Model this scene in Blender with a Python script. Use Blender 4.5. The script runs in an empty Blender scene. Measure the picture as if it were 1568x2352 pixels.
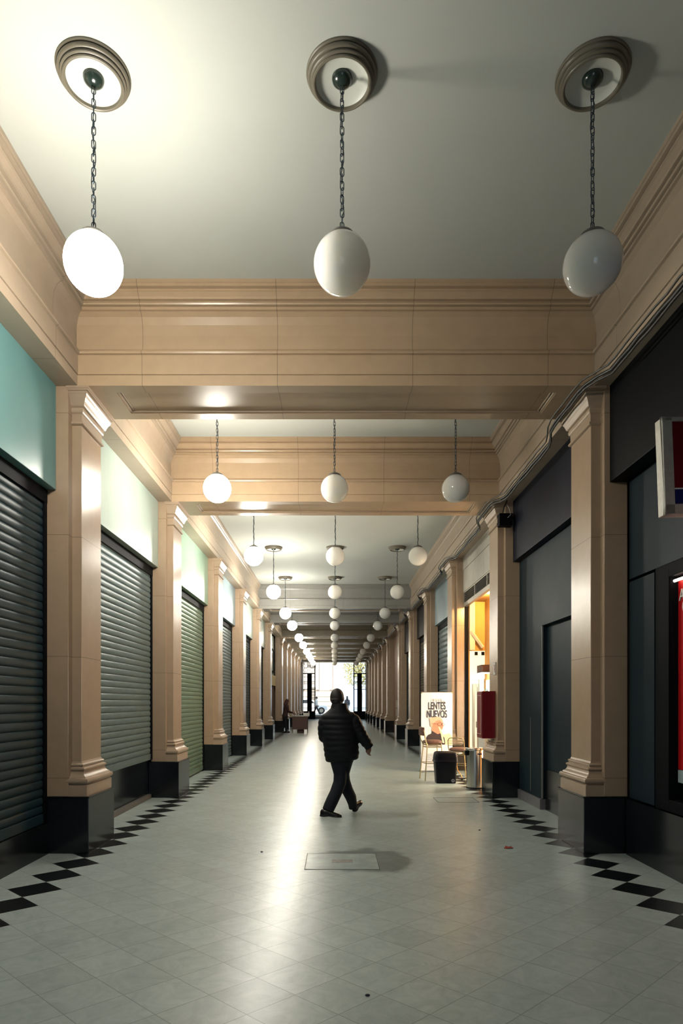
import bpy, bmesh, math, random
from mathutils import Vector, Matrix, noise
random.seed(7)
PI = math.pi
S = bpy.context.scene
COL = S.collection

# ------------------------------------------------------------------ materials
MATS = {}
def nodes_of(m):
    m.use_nodes = True
    nt = m.node_tree
    return nt, nt.nodes['Principled BSDF']

def mat(name, col, rough=.5, metal=0.0, spec=.5, var=0.0, vscale=4.0, stretch=(1, 1, 1), bump=0.0, bscale=60.0,
        emit=None, estr=0.0, coat=0.0, alpha=1.0, trans=0.0, rvar=0.0):
    m = bpy.data.materials.new(name)
    nt, b = nodes_of(m)
    L = nt.links
    b.inputs['Base Color'].default_value = (*col, 1)
    b.inputs['Roughness'].default_value = rough
    b.inputs['Metallic'].default_value = metal
    b.inputs['Specular IOR Level'].default_value = spec
    b.inputs['Coat Weight'].default_value = coat
    b.inputs['Transmission Weight'].default_value = trans
    if alpha < 1: b.inputs['Alpha'].default_value = alpha
    if emit:
        b.inputs['Emission Color'].default_value = (*emit, 1)
        b.inputs['Emission Strength'].default_value = estr
    if var > 0 or bump > 0 or rvar > 0:
        tc = nt.nodes.new('ShaderNodeNewGeometry')
        mp = nt.nodes.new('ShaderNodeMapping')
        mp.inputs['Scale'].default_value = stretch
        L.new(tc.outputs['Position'], mp.inputs['Vector'])
        if var > 0 or rvar > 0:
            n = nt.nodes.new('ShaderNodeTexNoise')
            n.inputs['Scale'].default_value = vscale
            n.inputs['Detail'].default_value = 6
            n.inputs['Roughness'].default_value = .6
            L.new(mp.outputs['Vector'], n.inputs['Vector'])
        if var > 0:
            r = nt.nodes.new('ShaderNodeValToRGB')
            r.color_ramp.elements[0].position = .3
            r.color_ramp.elements[1].position = .7
            r.color_ramp.elements[0].color = (*[c * (1 - var) for c in col], 1)
            r.color_ramp.elements[1].color = (*[min(1, c * (1 + var)) for c in col], 1)
            L.new(n.outputs['Fac'], r.inputs['Fac'])
            L.new(r.outputs['Color'], b.inputs['Base Color'])
        if rvar > 0:
            mr = nt.nodes.new('ShaderNodeMapRange')
            mr.inputs['From Min'].default_value = .3; mr.inputs['From Max'].default_value = .7
            mr.inputs['To Min'].default_value = max(0, rough - rvar); mr.inputs['To Max'].default_value = min(1, rough + rvar)
            L.new(n.outputs['Fac'], mr.inputs['Value'])
            L.new(mr.outputs['Result'], b.inputs['Roughness'])
        if bump > 0:
            n2 = nt.nodes.new('ShaderNodeTexNoise')
            n2.inputs['Scale'].default_value = bscale
            n2.inputs['Detail'].default_value = 3
            L.new(mp.outputs['Vector'], n2.inputs['Vector'])
            bp = nt.nodes.new('ShaderNodeBump')
            bp.inputs['Strength'].default_value = bump
            bp.inputs['Distance'].default_value = .01
            L.new(n2.outputs['Fac'], bp.inputs['Height'])
            L.new(bp.outputs['Normal'], b.inputs['Normal'])
    MATS[name] = m
    return m

def math_node(nt, op, a, b=None):
    n = nt.nodes.new('ShaderNodeMath'); n.operation = op
    for i, x in enumerate((a, b)):
        if x is None: continue
        if isinstance(x, (int, float)): n.inputs[i].default_value = x
        else: nt.links.new(x, n.inputs[i])
    return n.outputs[0]

def stone_mat(name, col, axis, step, phase, rough=.32):
    """beige stone with thin dark joints every `step` along an axis"""
    m = mat(name, col, rough=rough, var=.05, vscale=5, bump=.03, bscale=90)
    nt, b = nodes_of(m)
    src = b.inputs['Base Color'].links[0].from_socket
    g = nt.nodes.new('ShaderNodeNewGeometry'); sp = nt.nodes.new('ShaderNodeSeparateXYZ')
    nt.links.new(g.outputs['Position'], sp.inputs[0])
    c = sp.outputs['XYZ'.index(axis)]
    t = math_node(nt, 'ADD', c, 100.0 + phase)
    t = math_node(nt, 'MODULO', t, step)
    t = math_node(nt, 'LESS_THAN', t, .006)
    mx = nt.nodes.new('ShaderNodeMix'); mx.data_type = 'RGBA'
    nt.links.new(math_node(nt, 'MULTIPLY', t, .55), mx.inputs['Factor'])
    nt.links.new(src, mx.inputs['A'])
    mx.inputs['B'].default_value = (.05, .035, .02, 1)
    nt.links.new(mx.outputs['Result'], b.inputs['Base Color'])
    return m

STONE_Z = stone_mat('beige_stone_shaft', (.42, .30, .20), 'Z', 1.28, .33, rough=.27)
STONE_X = stone_mat('beige_stone_beam', (.50, .355, .225), 'X', 1.42, .02, rough=.30)
STONE_Y = stone_mat('beige_stone_entablature', (.43, .34, .25), 'Y', 1.9, .3, rough=.34)
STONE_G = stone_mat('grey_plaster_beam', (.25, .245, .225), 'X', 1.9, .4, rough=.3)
STONE_O = stone_mat('olive_stained_beam', (.21, .18, .13), 'X', 1.9, .4, rough=.25)  # far beams: greyer and darker colours than the near ones
STONE = mat('beige_stone_moulding', (.42, .31, .215), rough=.36, var=.05, vscale=3)
GRANITE = mat('black_granite', (.008, .010, .013), rough=.16, var=.4, vscale=40)
CEIL = mat('ceiling_plaster', (.60, .62, .57), rough=.8, var=.03, vscale=.8)
WALL_DK = mat('dark_back_wall', (.03, .03, .032), rough=.8, var=.2)
PANEL_TEAL_LIGHT = mat('teal_gloss_panel', (.13, .30, .30), rough=.34, var=.05, vscale=1.2)  # same green paint as the pale panels, teal light put into the colour
PANEL_PALE = mat('pale_green_panel', (.34, .42, .37), rough=.38, var=.06, vscale=3, stretch=(1, 1, .25))
PANEL_GREEN = mat('mint_green_panel', (.27, .41, .31), rough=.38, var=.08, vscale=3, stretch=(1, 1, .25))
PANEL_BLUE = mat('grey_blue_panel', (.24, .32, .35), rough=.4, var=.12, vscale=1.5)
PANEL_DARK = mat('charcoal_panel', (.003, .004, .006), rough=.5, spec=.08, var=.25, vscale=3)
PANEL_NAVY = mat('slate_navy_panel', (.008, .010, .020), rough=.5, spec=.12, var=.25, vscale=3)
SLATE = mat('slate_grey_wall', (.014, .026, .034), rough=.5, spec=.12, var=.08, vscale=3, rvar=.03)
SHUT_DARK = mat('dark_steel_shutter', (.022, .048, .060), rough=.42, spec=.18, metal=.0, var=.15, vscale=12, stretch=(1, .35, 3))
SHUT_GREY = mat('grey_steel_shutter', (.115, .16, .165), rough=.4, spec=.3, var=.18, vscale=14, stretch=(1, .35, 3))
SHUT_GREEN = mat('green_painted_shutter', (.14, .21, .15), rough=.42, metal=.1, var=.22, vscale=10, stretch=(1, .4, 2), rvar=.1)
SHUT_BROWN = mat('brown_grey_shutter', (.08, .07, .055), rough=.45, metal=.2, var=.2, vscale=12)
IRON = mat('black_iron', (.005, .006, .008), rough=.6, spec=.06)
RUBBER = mat('black_rubber', (.012, .012, .013), rough=.7)
MARBLE = mat('cream_marble_wall', (.56, .53, .46), rough=.3, var=.08, vscale=5)
LAMP_LIT = mat('lit_opal_glass', (.9, .88, .8), rough=.2, emit=(1.0, .945, .83), estr=116)
def opal():
    m = mat('opal_glass', (.93, .90, .84), rough=.07, spec=.5); b = m.node_tree.nodes['Principled BSDF']
    b.inputs['Subsurface Weight'].default_value = 1.0; b.inputs['Subsurface Radius'].default_value = (1, .95, .85); b.inputs['Subsurface Scale'].default_value = .25
    return m
LAMP_OFF = opal()
ROSE_BR = mat('bronze_rose_ring', (.17, .15, .11), rough=.4)
ROSE_IN = mat('white_rose_dish', (.72, .73, .66), rough=.4)
CANOPY = mat('dark_green_metal', (.02, .035, .028), rough=.2, spec=.6)
CHAIN = mat('blue_steel_chain', (.045, .065, .085), rough=.4, metal=.6)
CAPM = mat('grey_lamp_cap', (.16, .15, .14), rough=.4, metal=.4)
CHROME = mat('chrome', (.75, .74, .70), rough=.13, metal=1)
STEEL = mat('brushed_steel', (.52, .51, .48), rough=.24, metal=1, var=.1, vscale=3, stretch=(20, 20, .3))
GOLD = mat('gold_painted_tube', (.45, .36, .19), rough=.35, metal=.6)
SEAT = mat('brown_leatherette', (.15, .075, .06), rough=.5, var=.15, vscale=20)
BINBLK = mat('black_plastic', (.0035, .005, .010), rough=.45, spec=.15)
RED = mat('dark_red_enamel', (.20, .008, .014), rough=.3)
WHITE = mat('white_paint', (.78, .77, .73), rough=.45)
BANNER = mat('white_vinyl', (.80, .80, .80), rough=.5)
INK = mat('dark_ink', (.02, .018, .035), rough=.6)
INKG = mat('pale_grey_ink', (.52, .52, .55), rough=.6)
ORANGE = mat('orange_shop_wall', (.80, .40, .10), rough=.7, var=.05)
CREAMP = mat('cream_board', (.85, .76, .60), rough=.6)
TRUNK = mat('tree_bark', (.16, .10, .06), rough=.9, bump=.3)

def floor_material():
    m = bpy.data.materials.new('marble_tile_floor'); nt, b = nodes_of(m); L = nt.links
    g = nt.nodes.new('ShaderNodeNewGeometry'); sp = nt.nodes.new('ShaderNodeSeparateXYZ')
    L.new(g.outputs['Position'], sp.inputs[0])
    u = math_node(nt, 'DIVIDE', math_node(nt, 'ADD', sp.outputs[0], 2.57), 5.14 / 11)
    w = math_node(nt, 'DIVIDE', math_node(nt, 'SUBTRACT', sp.outputs[1], 6.45), .43)
    a = math_node(nt, 'ADD', u, w); c = math_node(nt, 'SUBTRACT', u, w)
    fa = math_node(nt, 'FLOOR', a); fc = math_node(nt, 'FLOOR', c)
    s = math_node(nt, 'ADD', fa, fc)
    bl = math_node(nt, 'ADD', math_node(nt, 'COMPARE', s, -1.0), math_node(nt, 'COMPARE', s, 21.0))
    for n in nt.nodes:
        if n.type == 'MATH' and n.operation == 'COMPARE': n.inputs[2].default_value = .2
    da = math_node(nt, 'ABSOLUTE', math_node(nt, 'SUBTRACT', math_node(nt, 'FRACT', a), .5))
    dc = math_node(nt, 'ABSOLUTE', math_node(nt, 'SUBTRACT', math_node(nt, 'FRACT', c), .5))
    gr = math_node(nt, 'GREATER_THAN', math_node(nt, 'MAXIMUM', da, dc), .491)
    cmb = nt.nodes.new('ShaderNodeCombineXYZ'); L.new(fa, cmb.inputs[0]); L.new(fc, cmb.inputs[1])
    wn = nt.nodes.new('ShaderNodeTexWhiteNoise'); L.new(cmb.outputs[0], wn.inputs['Vector'])
    # marble veins: each tile offsets the noise
    off = nt.nodes.new('ShaderNodeVectorMath'); off.operation = 'SCALE'; off.inputs['Scale'].default_value = 3.0
    L.new(wn.outputs['Color'], off.inputs[0])
    add = nt.nodes.new('ShaderNodeVectorMath'); L.new(g.outputs['Position'], add.inputs[0]); L.new(off.outputs[0], add.inputs[1])
    n1 = nt.nodes.new('ShaderNodeTexNoise'); n1.inputs['Scale'].default_value = 4.5; n1.inputs['Detail'].default_value = 10
    n1.inputs['Roughness'].default_value = .68; n1.inputs['Distortion'].default_value = 2.2
    L.new(add.outputs[0], n1.inputs['Vector'])
    rp = nt.nodes.new('ShaderNodeValToRGB'); e = rp.color_ramp.elements
    e[0].position = .30; e[0].color = (.32, .38, .375, 1); e[1].position = .62; e[1].color = (.42, .49, .475, 1)
    L.new(n1.outputs['Fac'], rp.inputs['Fac'])
    # per-tile tone
    tone = math_node(nt, 'ADD', math_node(nt, 'MULTIPLY', wn.outputs['Value'], .12), .92)
    mul = nt.nodes.new('ShaderNodeVectorMath'); mul.operation = 'SCALE'
    L.new(rp.outputs['Color'], mul.inputs[0]); L.new(tone, mul.inputs['Scale'])
    # damp dirty tiles round the hatch
    st = nt.nodes.new('ShaderNodeVectorMath'); st.operation = 'DISTANCE'
    mp = nt.nodes.new('ShaderNodeMapping'); mp.inputs['Scale'].default_value = (1.0, 1.0, 0)
    L.new(g.outputs['Position'], mp.inputs['Vector']); L.new(mp.outputs[0], st.inputs[0]); st.inputs[1].default_value = (.28, 6.38, 0)
    n2 = nt.nodes.new('ShaderNodeTexNoise'); n2.inputs['Scale'].default_value = 2.5; L.new(g.outputs['Position'], n2.inputs['Vector'])
    dd = math_node(nt, 'ADD', st.outputs['Value'], math_node(nt, 'MULTIPLY', n2.outputs['Fac'], .5))
    mr = nt.nodes.new('ShaderNodeMapRange'); mr.inputs['From Min'].default_value = .66; mr.inputs['From Max'].default_value = .74
    mr.inputs['To Min'].default_value = .45; mr.inputs['To Max'].default_value = 1
    L.new(dd, mr.inputs['Value'])
    mul2 = nt.nodes.new('ShaderNodeVectorMath'); mul2.operation = 'SCALE'
    L.new(mul.outputs[0], mul2.inputs[0]); L.new(mr.outputs[0], mul2.inputs['Scale'])
    m1 = nt.nodes.new('ShaderNodeMix'); m1.data_type = 'RGBA'; L.new(math_node(nt, 'MULTIPLY', gr, .5), m1.inputs['Factor'])
    L.new(mul2.outputs[0], m1.inputs['A']); m1.inputs['B'].default_value = (.10, .10, .09, 1)
    m2 = nt.nodes.new('ShaderNodeMix'); m2.data_type = 'RGBA'; L.new(bl, m2.inputs['Factor'])
    L.new(m1.outputs['Result'], m2.inputs['A']); m2.inputs['B'].default_value = (.006, .008, .010, 1)
    L.new(m2.outputs['Result'], b.inputs['Base Color'])
    b.inputs['Roughness'].default_value = .29
    b.inputs['Specular IOR Level'].default_value = .32
    return m
FLOOR = floor_material()

# ------------------------------------------------------------------ mesh builder
class MB:
    def __init__(s): s.v = []; s.f = []
    def quadstrip(s, rings, closed=True, cap=True):
        n = len(rings[0]); b0 = len(s.v)
        for r in rings: s.v += [tuple(p) for p in r]
        for i in range(len(rings) - 1):
            for j in range(n if closed else n - 1):
                k = (j + 1) % n
                s.f.append((b0 + i * n + j, b0 + i * n + k, b0 + (i + 1) * n + k, b0 + (i + 1) * n + j))
        if cap and closed:
            s.f.append(tuple(b0 + j for j in reversed(range(n))))
            s.f.append(tuple(b0 + (len(rings) - 1) * n + j for j in range(n)))
        return s
    def box(s, x0, x1, y0, y1, z0, z1):
        r = lambda z: [(x0, y0, z), (x1, y0, z), (x1, y1, z), (x0, y1, z)]
        return s.quadstrip([r(z0), r(z1)])
    def prism(s, poly, axis, a, b):
        """2D polygon extruded along an axis. axis Y: poly=(x,z); X: poly=(y,z); Z: poly=(x,y)"""
        f = {'Y': lambda p, t: (p[0], t, p[1]), 'X': lambda p, t: (t, p[0], p[1]), 'Z': lambda p, t: (p[0], p[1], t)}[axis]
        return s.quadstrip([[f(p, a) for p in poly], [f(p, b) for p in poly]])
    def lathe(s, prof, seg=32, c=(0, 0, 0), cap=False):
        rings = [[(c[0] + r * math.cos(2 * PI * k / seg), c[1] + r * math.sin(2 * PI * k / seg), c[2] + z) for k in range(seg)] for r, z in prof]
        return s.quadstrip(rings, cap=cap)
    def sphere(s, c, rx, ry=None, rz=None, seg=24, rg=14, rot=None):
        ry = ry or rx; rz = rz or rx
        rings = []
        for i in range(rg + 1):
            t = PI * (i / rg); t = min(max(t, .02), PI - .02)
            ring = []
            for k in range(seg):
                p = Vector((rx * math.sin(t) * math.cos(2 * PI * k / seg), ry * math.sin(t) * math.sin(2 * PI * k / seg), -rz * math.cos(t)))
                if rot: p = rot @ p
                ring.append(Vector(c) + p)
            rings.append(ring)
        return s.quadstrip(rings)
    def tube(s, pts, rad, seg=8, closed=False, flat=None):
        pts = [Vector(p) for p in pts]; n = len(pts)
        if not isinstance(rad, (list, tuple)): rad = [rad] * n
        rings = []; prev = None
        for i in range(n):
            if closed: d = pts[(i + 1) % n] - pts[i - 1]
            else: d = pts[min(i + 1, n - 1)] - pts[max(i - 1, 0)]
            d.normalize()
            if prev is None:
                up = Vector((0, 1, 0)) if abs(d.y) < .9 else Vector((1, 0, 0))
                x = up.cross(d).normalized()
            else:
                x = (prev - d * prev.dot(d)).normalized()
            y = d.cross(x); prev = x
            fx, fy = (1, 1) if flat is None else flat
            rings.append([pts[i] + (x * math.cos(2 * PI * k / seg) * fx + y * math.sin(2 * PI * k / seg) * fy) * rad[i] for k in range(seg)])
        if closed:
            rings.append(rings[0]); return s.quadstrip(rings, cap=False)
        return s.quadstrip(rings)
    def mirror_x(s):
        s.v = [(-x, y, z) for x, y, z in s.v]; s.f = [tuple(reversed(f)) for f in s.f]; return s
    def xf(s, M):
        s.v = [tuple(M @ Vector(p)) for p in s.v]; return s
    def mesh(s, name, m, smooth=False, bevel=0.0, bseg=2):
        me = bpy.data.meshes.new(name)
        me.from_pydata(s.v, [], s.f); me.update()
        bm = bmesh.new(); bm.from_mesh(me)
        bmesh.ops.remove_doubles(bm, verts=bm.verts, dist=1e-6)
        bmesh.ops.recalc_face_normals(bm, faces=bm.faces)
        if bevel > 0:
            es = [e for e in bm.edges if len(e.link_faces) == 2 and e.calc_face_angle(0) > .6]
            bmesh.ops.bevel(bm, geom=es, offset=bevel, segments=bseg, affect='EDGES', profile=.6)
        bm.to_mesh(me); bm.free()
        me.materials.append(m)
        if smooth: smooth_mesh(me)
        return me
    def build(s, name, m, parent=None, smooth=False, bevel=0.0, loc=None):
        o = bpy.data.objects.new(name, s.mesh(name, m, smooth, bevel)); COL.objects.link(o)
        if parent: o.parent = parent
        if loc: o.location = loc
        return o

def smooth_mesh(me, ang=.7):
    for p in me.polygons: p.use_smooth = True
    bm = bmesh.new(); bm.from_mesh(me)
    for e in bm.edges:
        if len(e.link_faces) == 2 and e.calc_face_angle(0) > ang: e.smooth = False
    bm.to_mesh(me); bm.free()

def tag(o, label=None, cat=None, group=None, kind=None):
    if label: o['label'] = label
    if cat: o['category'] = cat
    if group: o['group'] = group
    if kind: o['kind'] = kind
    return o
def empty(name, loc, label, cat, group=None, rz=0):
    o = bpy.data.objects.new(name, None); COL.objects.link(o); o.location = loc; o.rotation_euler = (0, 0, rz)
    o.empty_display_size = .1
    return tag(o, label, cat, group)
def put(name, me, parent=None, loc=None):
    o = bpy.data.objects.new(name, me); COL.objects.link(o)
    if parent: o.parent = parent
    if loc: o.location = loc
    return o
def children(o): return [c for c in bpy.data.objects if c.parent == o]
def copy_tree(o, parent=None):
    c = o.copy(); COL.objects.link(c)
    if parent: c.parent = parent
    for ch in children(o): copy_tree(ch, c)
    return c
def struct(name, mb, m, smooth=False):
    return tag(mb.build(name, m, None, smooth), kind='structure')

def text_mesh(name, body, size, m, M, sx=1.0, depth=.004, bold=0.0, align='CENTER'):
    cu = bpy.data.curves.new(name, 'FONT'); cu.body = body; cu.size = size; cu.extrude = depth; cu.offset = bold
    cu.align_x = align; cu.align_y = 'CENTER'
    o = bpy.data.objects.new(name, cu); COL.objects.link(o)
    bpy.context.view_layer.update()
    me = bpy.data.meshes.new_from_object(o.evaluated_get(bpy.context.evaluated_depsgraph_get()))
    bpy.data.objects.remove(o)
    me.transform(M @ Matrix.Diagonal((sx, 1, 1, 1)))
    me.materials.clear(); me.materials.append(m); me.name = name
    return me

def remesh(mb, voxel, smooth=6, fac=.5, name='m', m=None):
    me = mb.mesh(name + '_raw', m)
    o = bpy.data.objects.new('tmp', me); COL.objects.link(o)
    r = o.modifiers.new('r', 'REMESH'); r.mode = 'VOXEL'; r.voxel_size = voxel
    if smooth:
        q = o.modifiers.new('s', 'SMOOTH'); q.iterations = smooth; q.factor = fac
    bpy.context.view_layer.update()
    out = bpy.data.meshes.new_from_object(o.evaluated_get(bpy.context.evaluated_depsgraph_get()))
    bpy.data.objects.remove(o)
    out.name = name
    if not out.materials: out.materials.append(m)
    for p in out.polygons: p.use_smooth = True
    return out

# ------------------------------------------------------------------ layout
PY = [6.63, 10.47, 14.6, 18.6, 22.6, 26.6, 32.5, 35.9, 39.3, 42.7, 46.1, 49.5, 52.9]    # pilaster front edges
PD = .77                                    # depth of a pilaster along the aisle
ZB = 4.915                                  # underside of beams and architraves
ZC, ZC2 = 5.906, 5.79                       # ceiling heights: near bays, far bays
XS = 2.715                                  # shaft and architrave face
YEND = 57.0
YBACK = -5.0

# floor, ceiling, walls
struct('floor', MB().box(-3.3, 3.3, YBACK, YEND, -.2, 0), FLOOR)
struct('ceiling', MB().box(-3.3, 3.3, YBACK, 10.9, ZC, ZC + .25), CEIL)
struct('ceiling_far', MB().box(-3.3, 3.3, 10.9, YEND, ZC2, ZC2 + .25), CEIL)
struct('wall_left', MB().box(-3.45, -3.2, YBACK, YEND + .4, -.2, 6.2), WALL_DK)
w = MB().box(3.2, 3.45, YBACK, 11.35, -.2, 6.2).box(3.2, 3.45, 14.62, YEND + .4, -.2, 6.2).box(3.2, 3.45, 11.35, 14.62, 4.05, 6.2)
struct('wall_right', w, WALL_DK)
# wall behind the camera with a high street opening
w = MB().box(-3.45, -1.1, YBACK - .3, YBACK, -.2, 6.2).box(1.1, 3.45, YBACK - .3, YBACK, -.2, 6.2).box(-1.1, 1.1, YBACK - .3, YBACK, 2.7, 6.2)
struct('wall_back', w, STONE)

# entablature along both sides
def ent_profile(cornice, zc):
    # (projection towards the aisle, z), from the soffit up
    p = [(-.34, ZB), (0, ZB), (0, 5.02), (-.008, 5.022), (-.008, 5.03), (.006, 5.032), (.006, 5.235), (.03, 5.24), (.035, 5.255), (.03, 5.27), (.0, 5.285),
         (-.02, 5.31), (-.025, 5.45), (-.015, 5.56), (.012, 5.63), (.05, 5.665)]
    if cornice:
        p += [(.075, 5.668), (.075, 5.692), (.062, 5.695), (.062, 5.706), (.092, 5.710), (.100, 5.724), (.092, 5.738), (.080, 5.742), (.080, 5.752), (.112, 5.756), (.118, 5.775), (.150, 5.805), (.165, 5.812), (.165, 5.822), (.152, 5.826), (.152, 5.836), (.188, 5.842), (.188, 5.868), (.20, 5.872), (.20, zc)]
    else:
        p = p[:-3] + [(-.015, 5.6), (.0, 5.64), (.03, 5.66), (.03, 5.69), (.045, 5.70), (.07, 5.73), (.07, zc)]
    return p + [(-.34, zc)]
def side_trim(side, y0, y1, cornice, zc):
    poly = [(side * (XS - d), z) for d, z in ent_profile(cornice, zc)]
    return MB().prism(poly, 'Y', y0, y1)
n = 1
for side in (-1, 1):
    for (a, b, c, z) in ((YBACK, 11.0, True, ZC), (11.0, YEND, False, ZC2)):
        struct('trim_%d' % n, side_trim(side, a, b, c, z), STONE_Y); n += 1

# cross beams
def beam(y, cornice, zc, label, bm=None):
    y1 = y + PD + .02
    pr = ent_profile(cornice, zc)[1:-1]
    poly = [(y - d, z) for d, z in pr] + [(y1 + d, z) for d, z in reversed(pr)]
    # recessed soffit panel: open the polygon below and build the underside by hand
    mb = MB()
    up = ZB + .03
    body = [(p[0], p[1] if p[1] > ZB + 1e-4 else up) for p in poly]
    mb.prism(body, 'X', -XS - .02, XS + .02)
    xi, a, b = 2.36, y + .15, y1 - .14
    mb.box(-XS - .02, XS + .02, y, a, ZB, up).box(-XS - .02, XS + .02, b, y1, ZB, up)
    mb.box(-XS - .02, -xi, a, b, ZB, up).box(xi, XS + .02, a, b, ZB, up)
    o = mb.build('ceiling_beam', bm or STONE_X)
    t = MB()
    for s in (-1, 1):
        t.tube([(s * (xi - .01), a, ZB + .022), (s * (xi - .01), b, ZB + .022)], .014, 8)
        t.tube([(s * (xi - .04), a, ZB + .026), (s * (xi - .04), b, ZB + .026)], .008, 8)
    t.tube([(-xi, b - .01, ZB + .022), (xi, b - .01, ZB + .022)], .012, 8)
    t.tube([(-xi, a + .01, ZB + .022), (xi, a + .01, ZB + .022)], .012, 8)
    t.build('soffit_moulding', STONE, o, smooth=True)
    return tag(o, label, 'beam', 'stone beams across the arcade ceiling', 'structure')
ORD = ['first', 'second', 'third', 'fourth', 'fifth', 'sixth', 'seventh', 'eighth', 'ninth', 'tenth', 'eleventh', 'twelfth', 'thirteenth']
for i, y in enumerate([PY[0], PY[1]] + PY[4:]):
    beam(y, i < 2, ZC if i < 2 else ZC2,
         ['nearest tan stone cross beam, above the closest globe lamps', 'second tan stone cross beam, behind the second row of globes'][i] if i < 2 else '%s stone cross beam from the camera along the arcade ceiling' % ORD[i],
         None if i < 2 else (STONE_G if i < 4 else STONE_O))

# ------------------------------------------------------------------ pilasters
def molded(prof, y0, y1, x_in, x_face):
    """profile (projection, z) swept round the three free sides of a shaft; right-hand side (+x) version, wall at larger x"""
    rings = []
    for d, z in prof:
        rings.append([(x_in, y0 - d, z), (x_face - d, y0 - d, z), (x_face - d, y1 + d, z), (x_in, y1 + d, z)])
    mb = MB(); mb.quadstrip(rings); return mb
def pil_meshes(side):
    a, b = .105, PD - .105
    r = {}
    r['pedestal'] = MB().box(2.60, 3.10, 0, PD, 0, .585).box(2.592, 3.10, -.006, PD + .006, .585, .60)
    r['pier'] = MB().box(2.815, 3.06, .004, PD - .004, .60, ZB)
    r['shaft'] = MB().box(XS, 2.83, a, b, .90, 4.60)
    base = [(.09, .60), (.09, .715), (.078, .72), (.078, .727), (.095, .735), (.103, .75), (.103, .768), (.095, .782), (.075, .788), (.07, .80), (.05, .812), (.036, .835), (.032, .86),
            (.04, .866), (.046, .876), (.044, .888), (.03, .896), (.02, .90), (.02, .908), (.026, .914), (.028, .924), (.022, .934), (.008, .94), (.0, .96)]
    r['base'] = molded(base, a, b, 2.835, XS)
    cap = [(.0, 4.54), (.012, 4.545), (.024, 4.553), (.026, 4.566), (.02, 4.578), (.008, 4.582), (.006, 4.59), (.006, 4.665), (.014, 4.67), (.022, 4.68), (.026, 4.70), (.026, 4.712), (.02, 4.716), (.02, 4.726),
           (.032, 4.732), (.042, 4.745), (.048, 4.765), (.062, 4.80), (.078, 4.82), (.084, 4.845), (.09, 4.85), (.09, 4.868), (.105, 4.873), (.105, 4.888), (.112, 4.892), (.112, ZB)]
    r['capital'] = molded(cap, a, b, 2.835, XS)
    mm = {'pedestal': GRANITE, 'pier': STONE_Z, 'shaft': STONE_Z, 'base': STONE, 'capital': STONE}
    out = {}
    for k, mb in r.items():
        if side < 0: mb.mirror_x()
        out[k] = mb.mesh(k, mm[k], smooth=k in ('base', 'capital'), bevel=.006 if k in ('shaft', 'pier', 'pedestal') else 0)
    return out
for side, nm in ((-1, 'left'), (1, 'right')):
    ms = pil_meshes(side)
    first = None
    for i, y in enumerate(PY):
        if i == 0:
            lab = 'large beige stone pilaster on black granite base, nearest one on the %s' % nm
        else:
            lab = '%s beige stone pilaster on black base from the camera along the %s wall' % (ORD[i], nm)
        if first is None:
            first = empty('pilaster', (0, y, 0), lab, 'pilaster', 'stone pilasters along the arcade walls')
            for k, me in ms.items(): put(k, me, first)
        else:
            c = copy_tree(first); c.location = (0, y, 0); c['label'] = lab

# ------------------------------------------------------------------ upper fascia panels
BAYS = [(-4.6, PY[0])] + [(PY[i] + PD, PY[i + 1]) for i in range(len(PY) - 1)] + [(PY[-1] + PD, YEND)]
def fascia(side, k, m, label, zb=3.82, xface=2.94):
    y0, y1 = BAYS[k]
    mb = MB().box(xface, 3.18, y0 + .002, y1 - .002, zb, ZB)
    if side < 0: mb.mirror_x()
    o = mb.build('fascia_panel', m, bevel=.006)
    return tag(o, label, 'wall panel', 'panels above the shopfronts')
LP = [PANEL_TEAL_LIGHT, PANEL_PALE, PANEL_GREEN, PANEL_BLUE, PANEL_PALE, PANEL_PALE]
LT = ['teal glossy panel above the dark nearest left shutter', 'pale glossy panel above the shutter with a gap below, left wall', 'mint green panel above the green shutter on the left',
      'grey-blue panel above the fourth left shutter', 'pale panel above the fifth left shutter from the camera', 'pale panel above the sixth left shutter from the camera']
for k in range(6): fascia(-1, k, LP[k], LT[k])
RP = {0: (PANEL_DARK, 'black panel above the red-poster window on the right', 3.90), 1: (PANEL_NAVY, 'dark slate panel above the recessed grey door on the right', 3.91),
      3: (PANEL_BLUE, 'scuffed pale blue panel with faded blue lettering above a right shutter', 3.82),
      4: (PANEL_DARK, 'black panel above the first shutter behind the white banner, right wall', 3.82), 5: (PANEL_DARK, 'black panel above the farthest right shutter', 3.6)}
fr = {}
for k, (m, l, z) in RP.items(): fr[k] = fascia(1, k, m, l, z, 2.87 if k == 0 else 2.94)
# faded lettering on the pale blue panel (reads from the aisle)
M = Matrix.Translation((2.935, 16.05, 4.12)) @ Matrix(((0, 0, -1, 0), (-1, 0, 0, 0), (0, 1, 0, 0), (0, 0, 0, 1)))
BLUEP = mat('faded_blue_paint', (.05, .09, .22), rough=.6)
for body, zz, sz in (('C', .28, .5), ('ES', -.02, .36), ('ER', -.22, .3)):
    put('lettering', text_mesh('lettering', body, sz, BLUEP, Matrix.Translation((0, 0, zz)) @ M, 1.0, .003, .008), fr[3])

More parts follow.
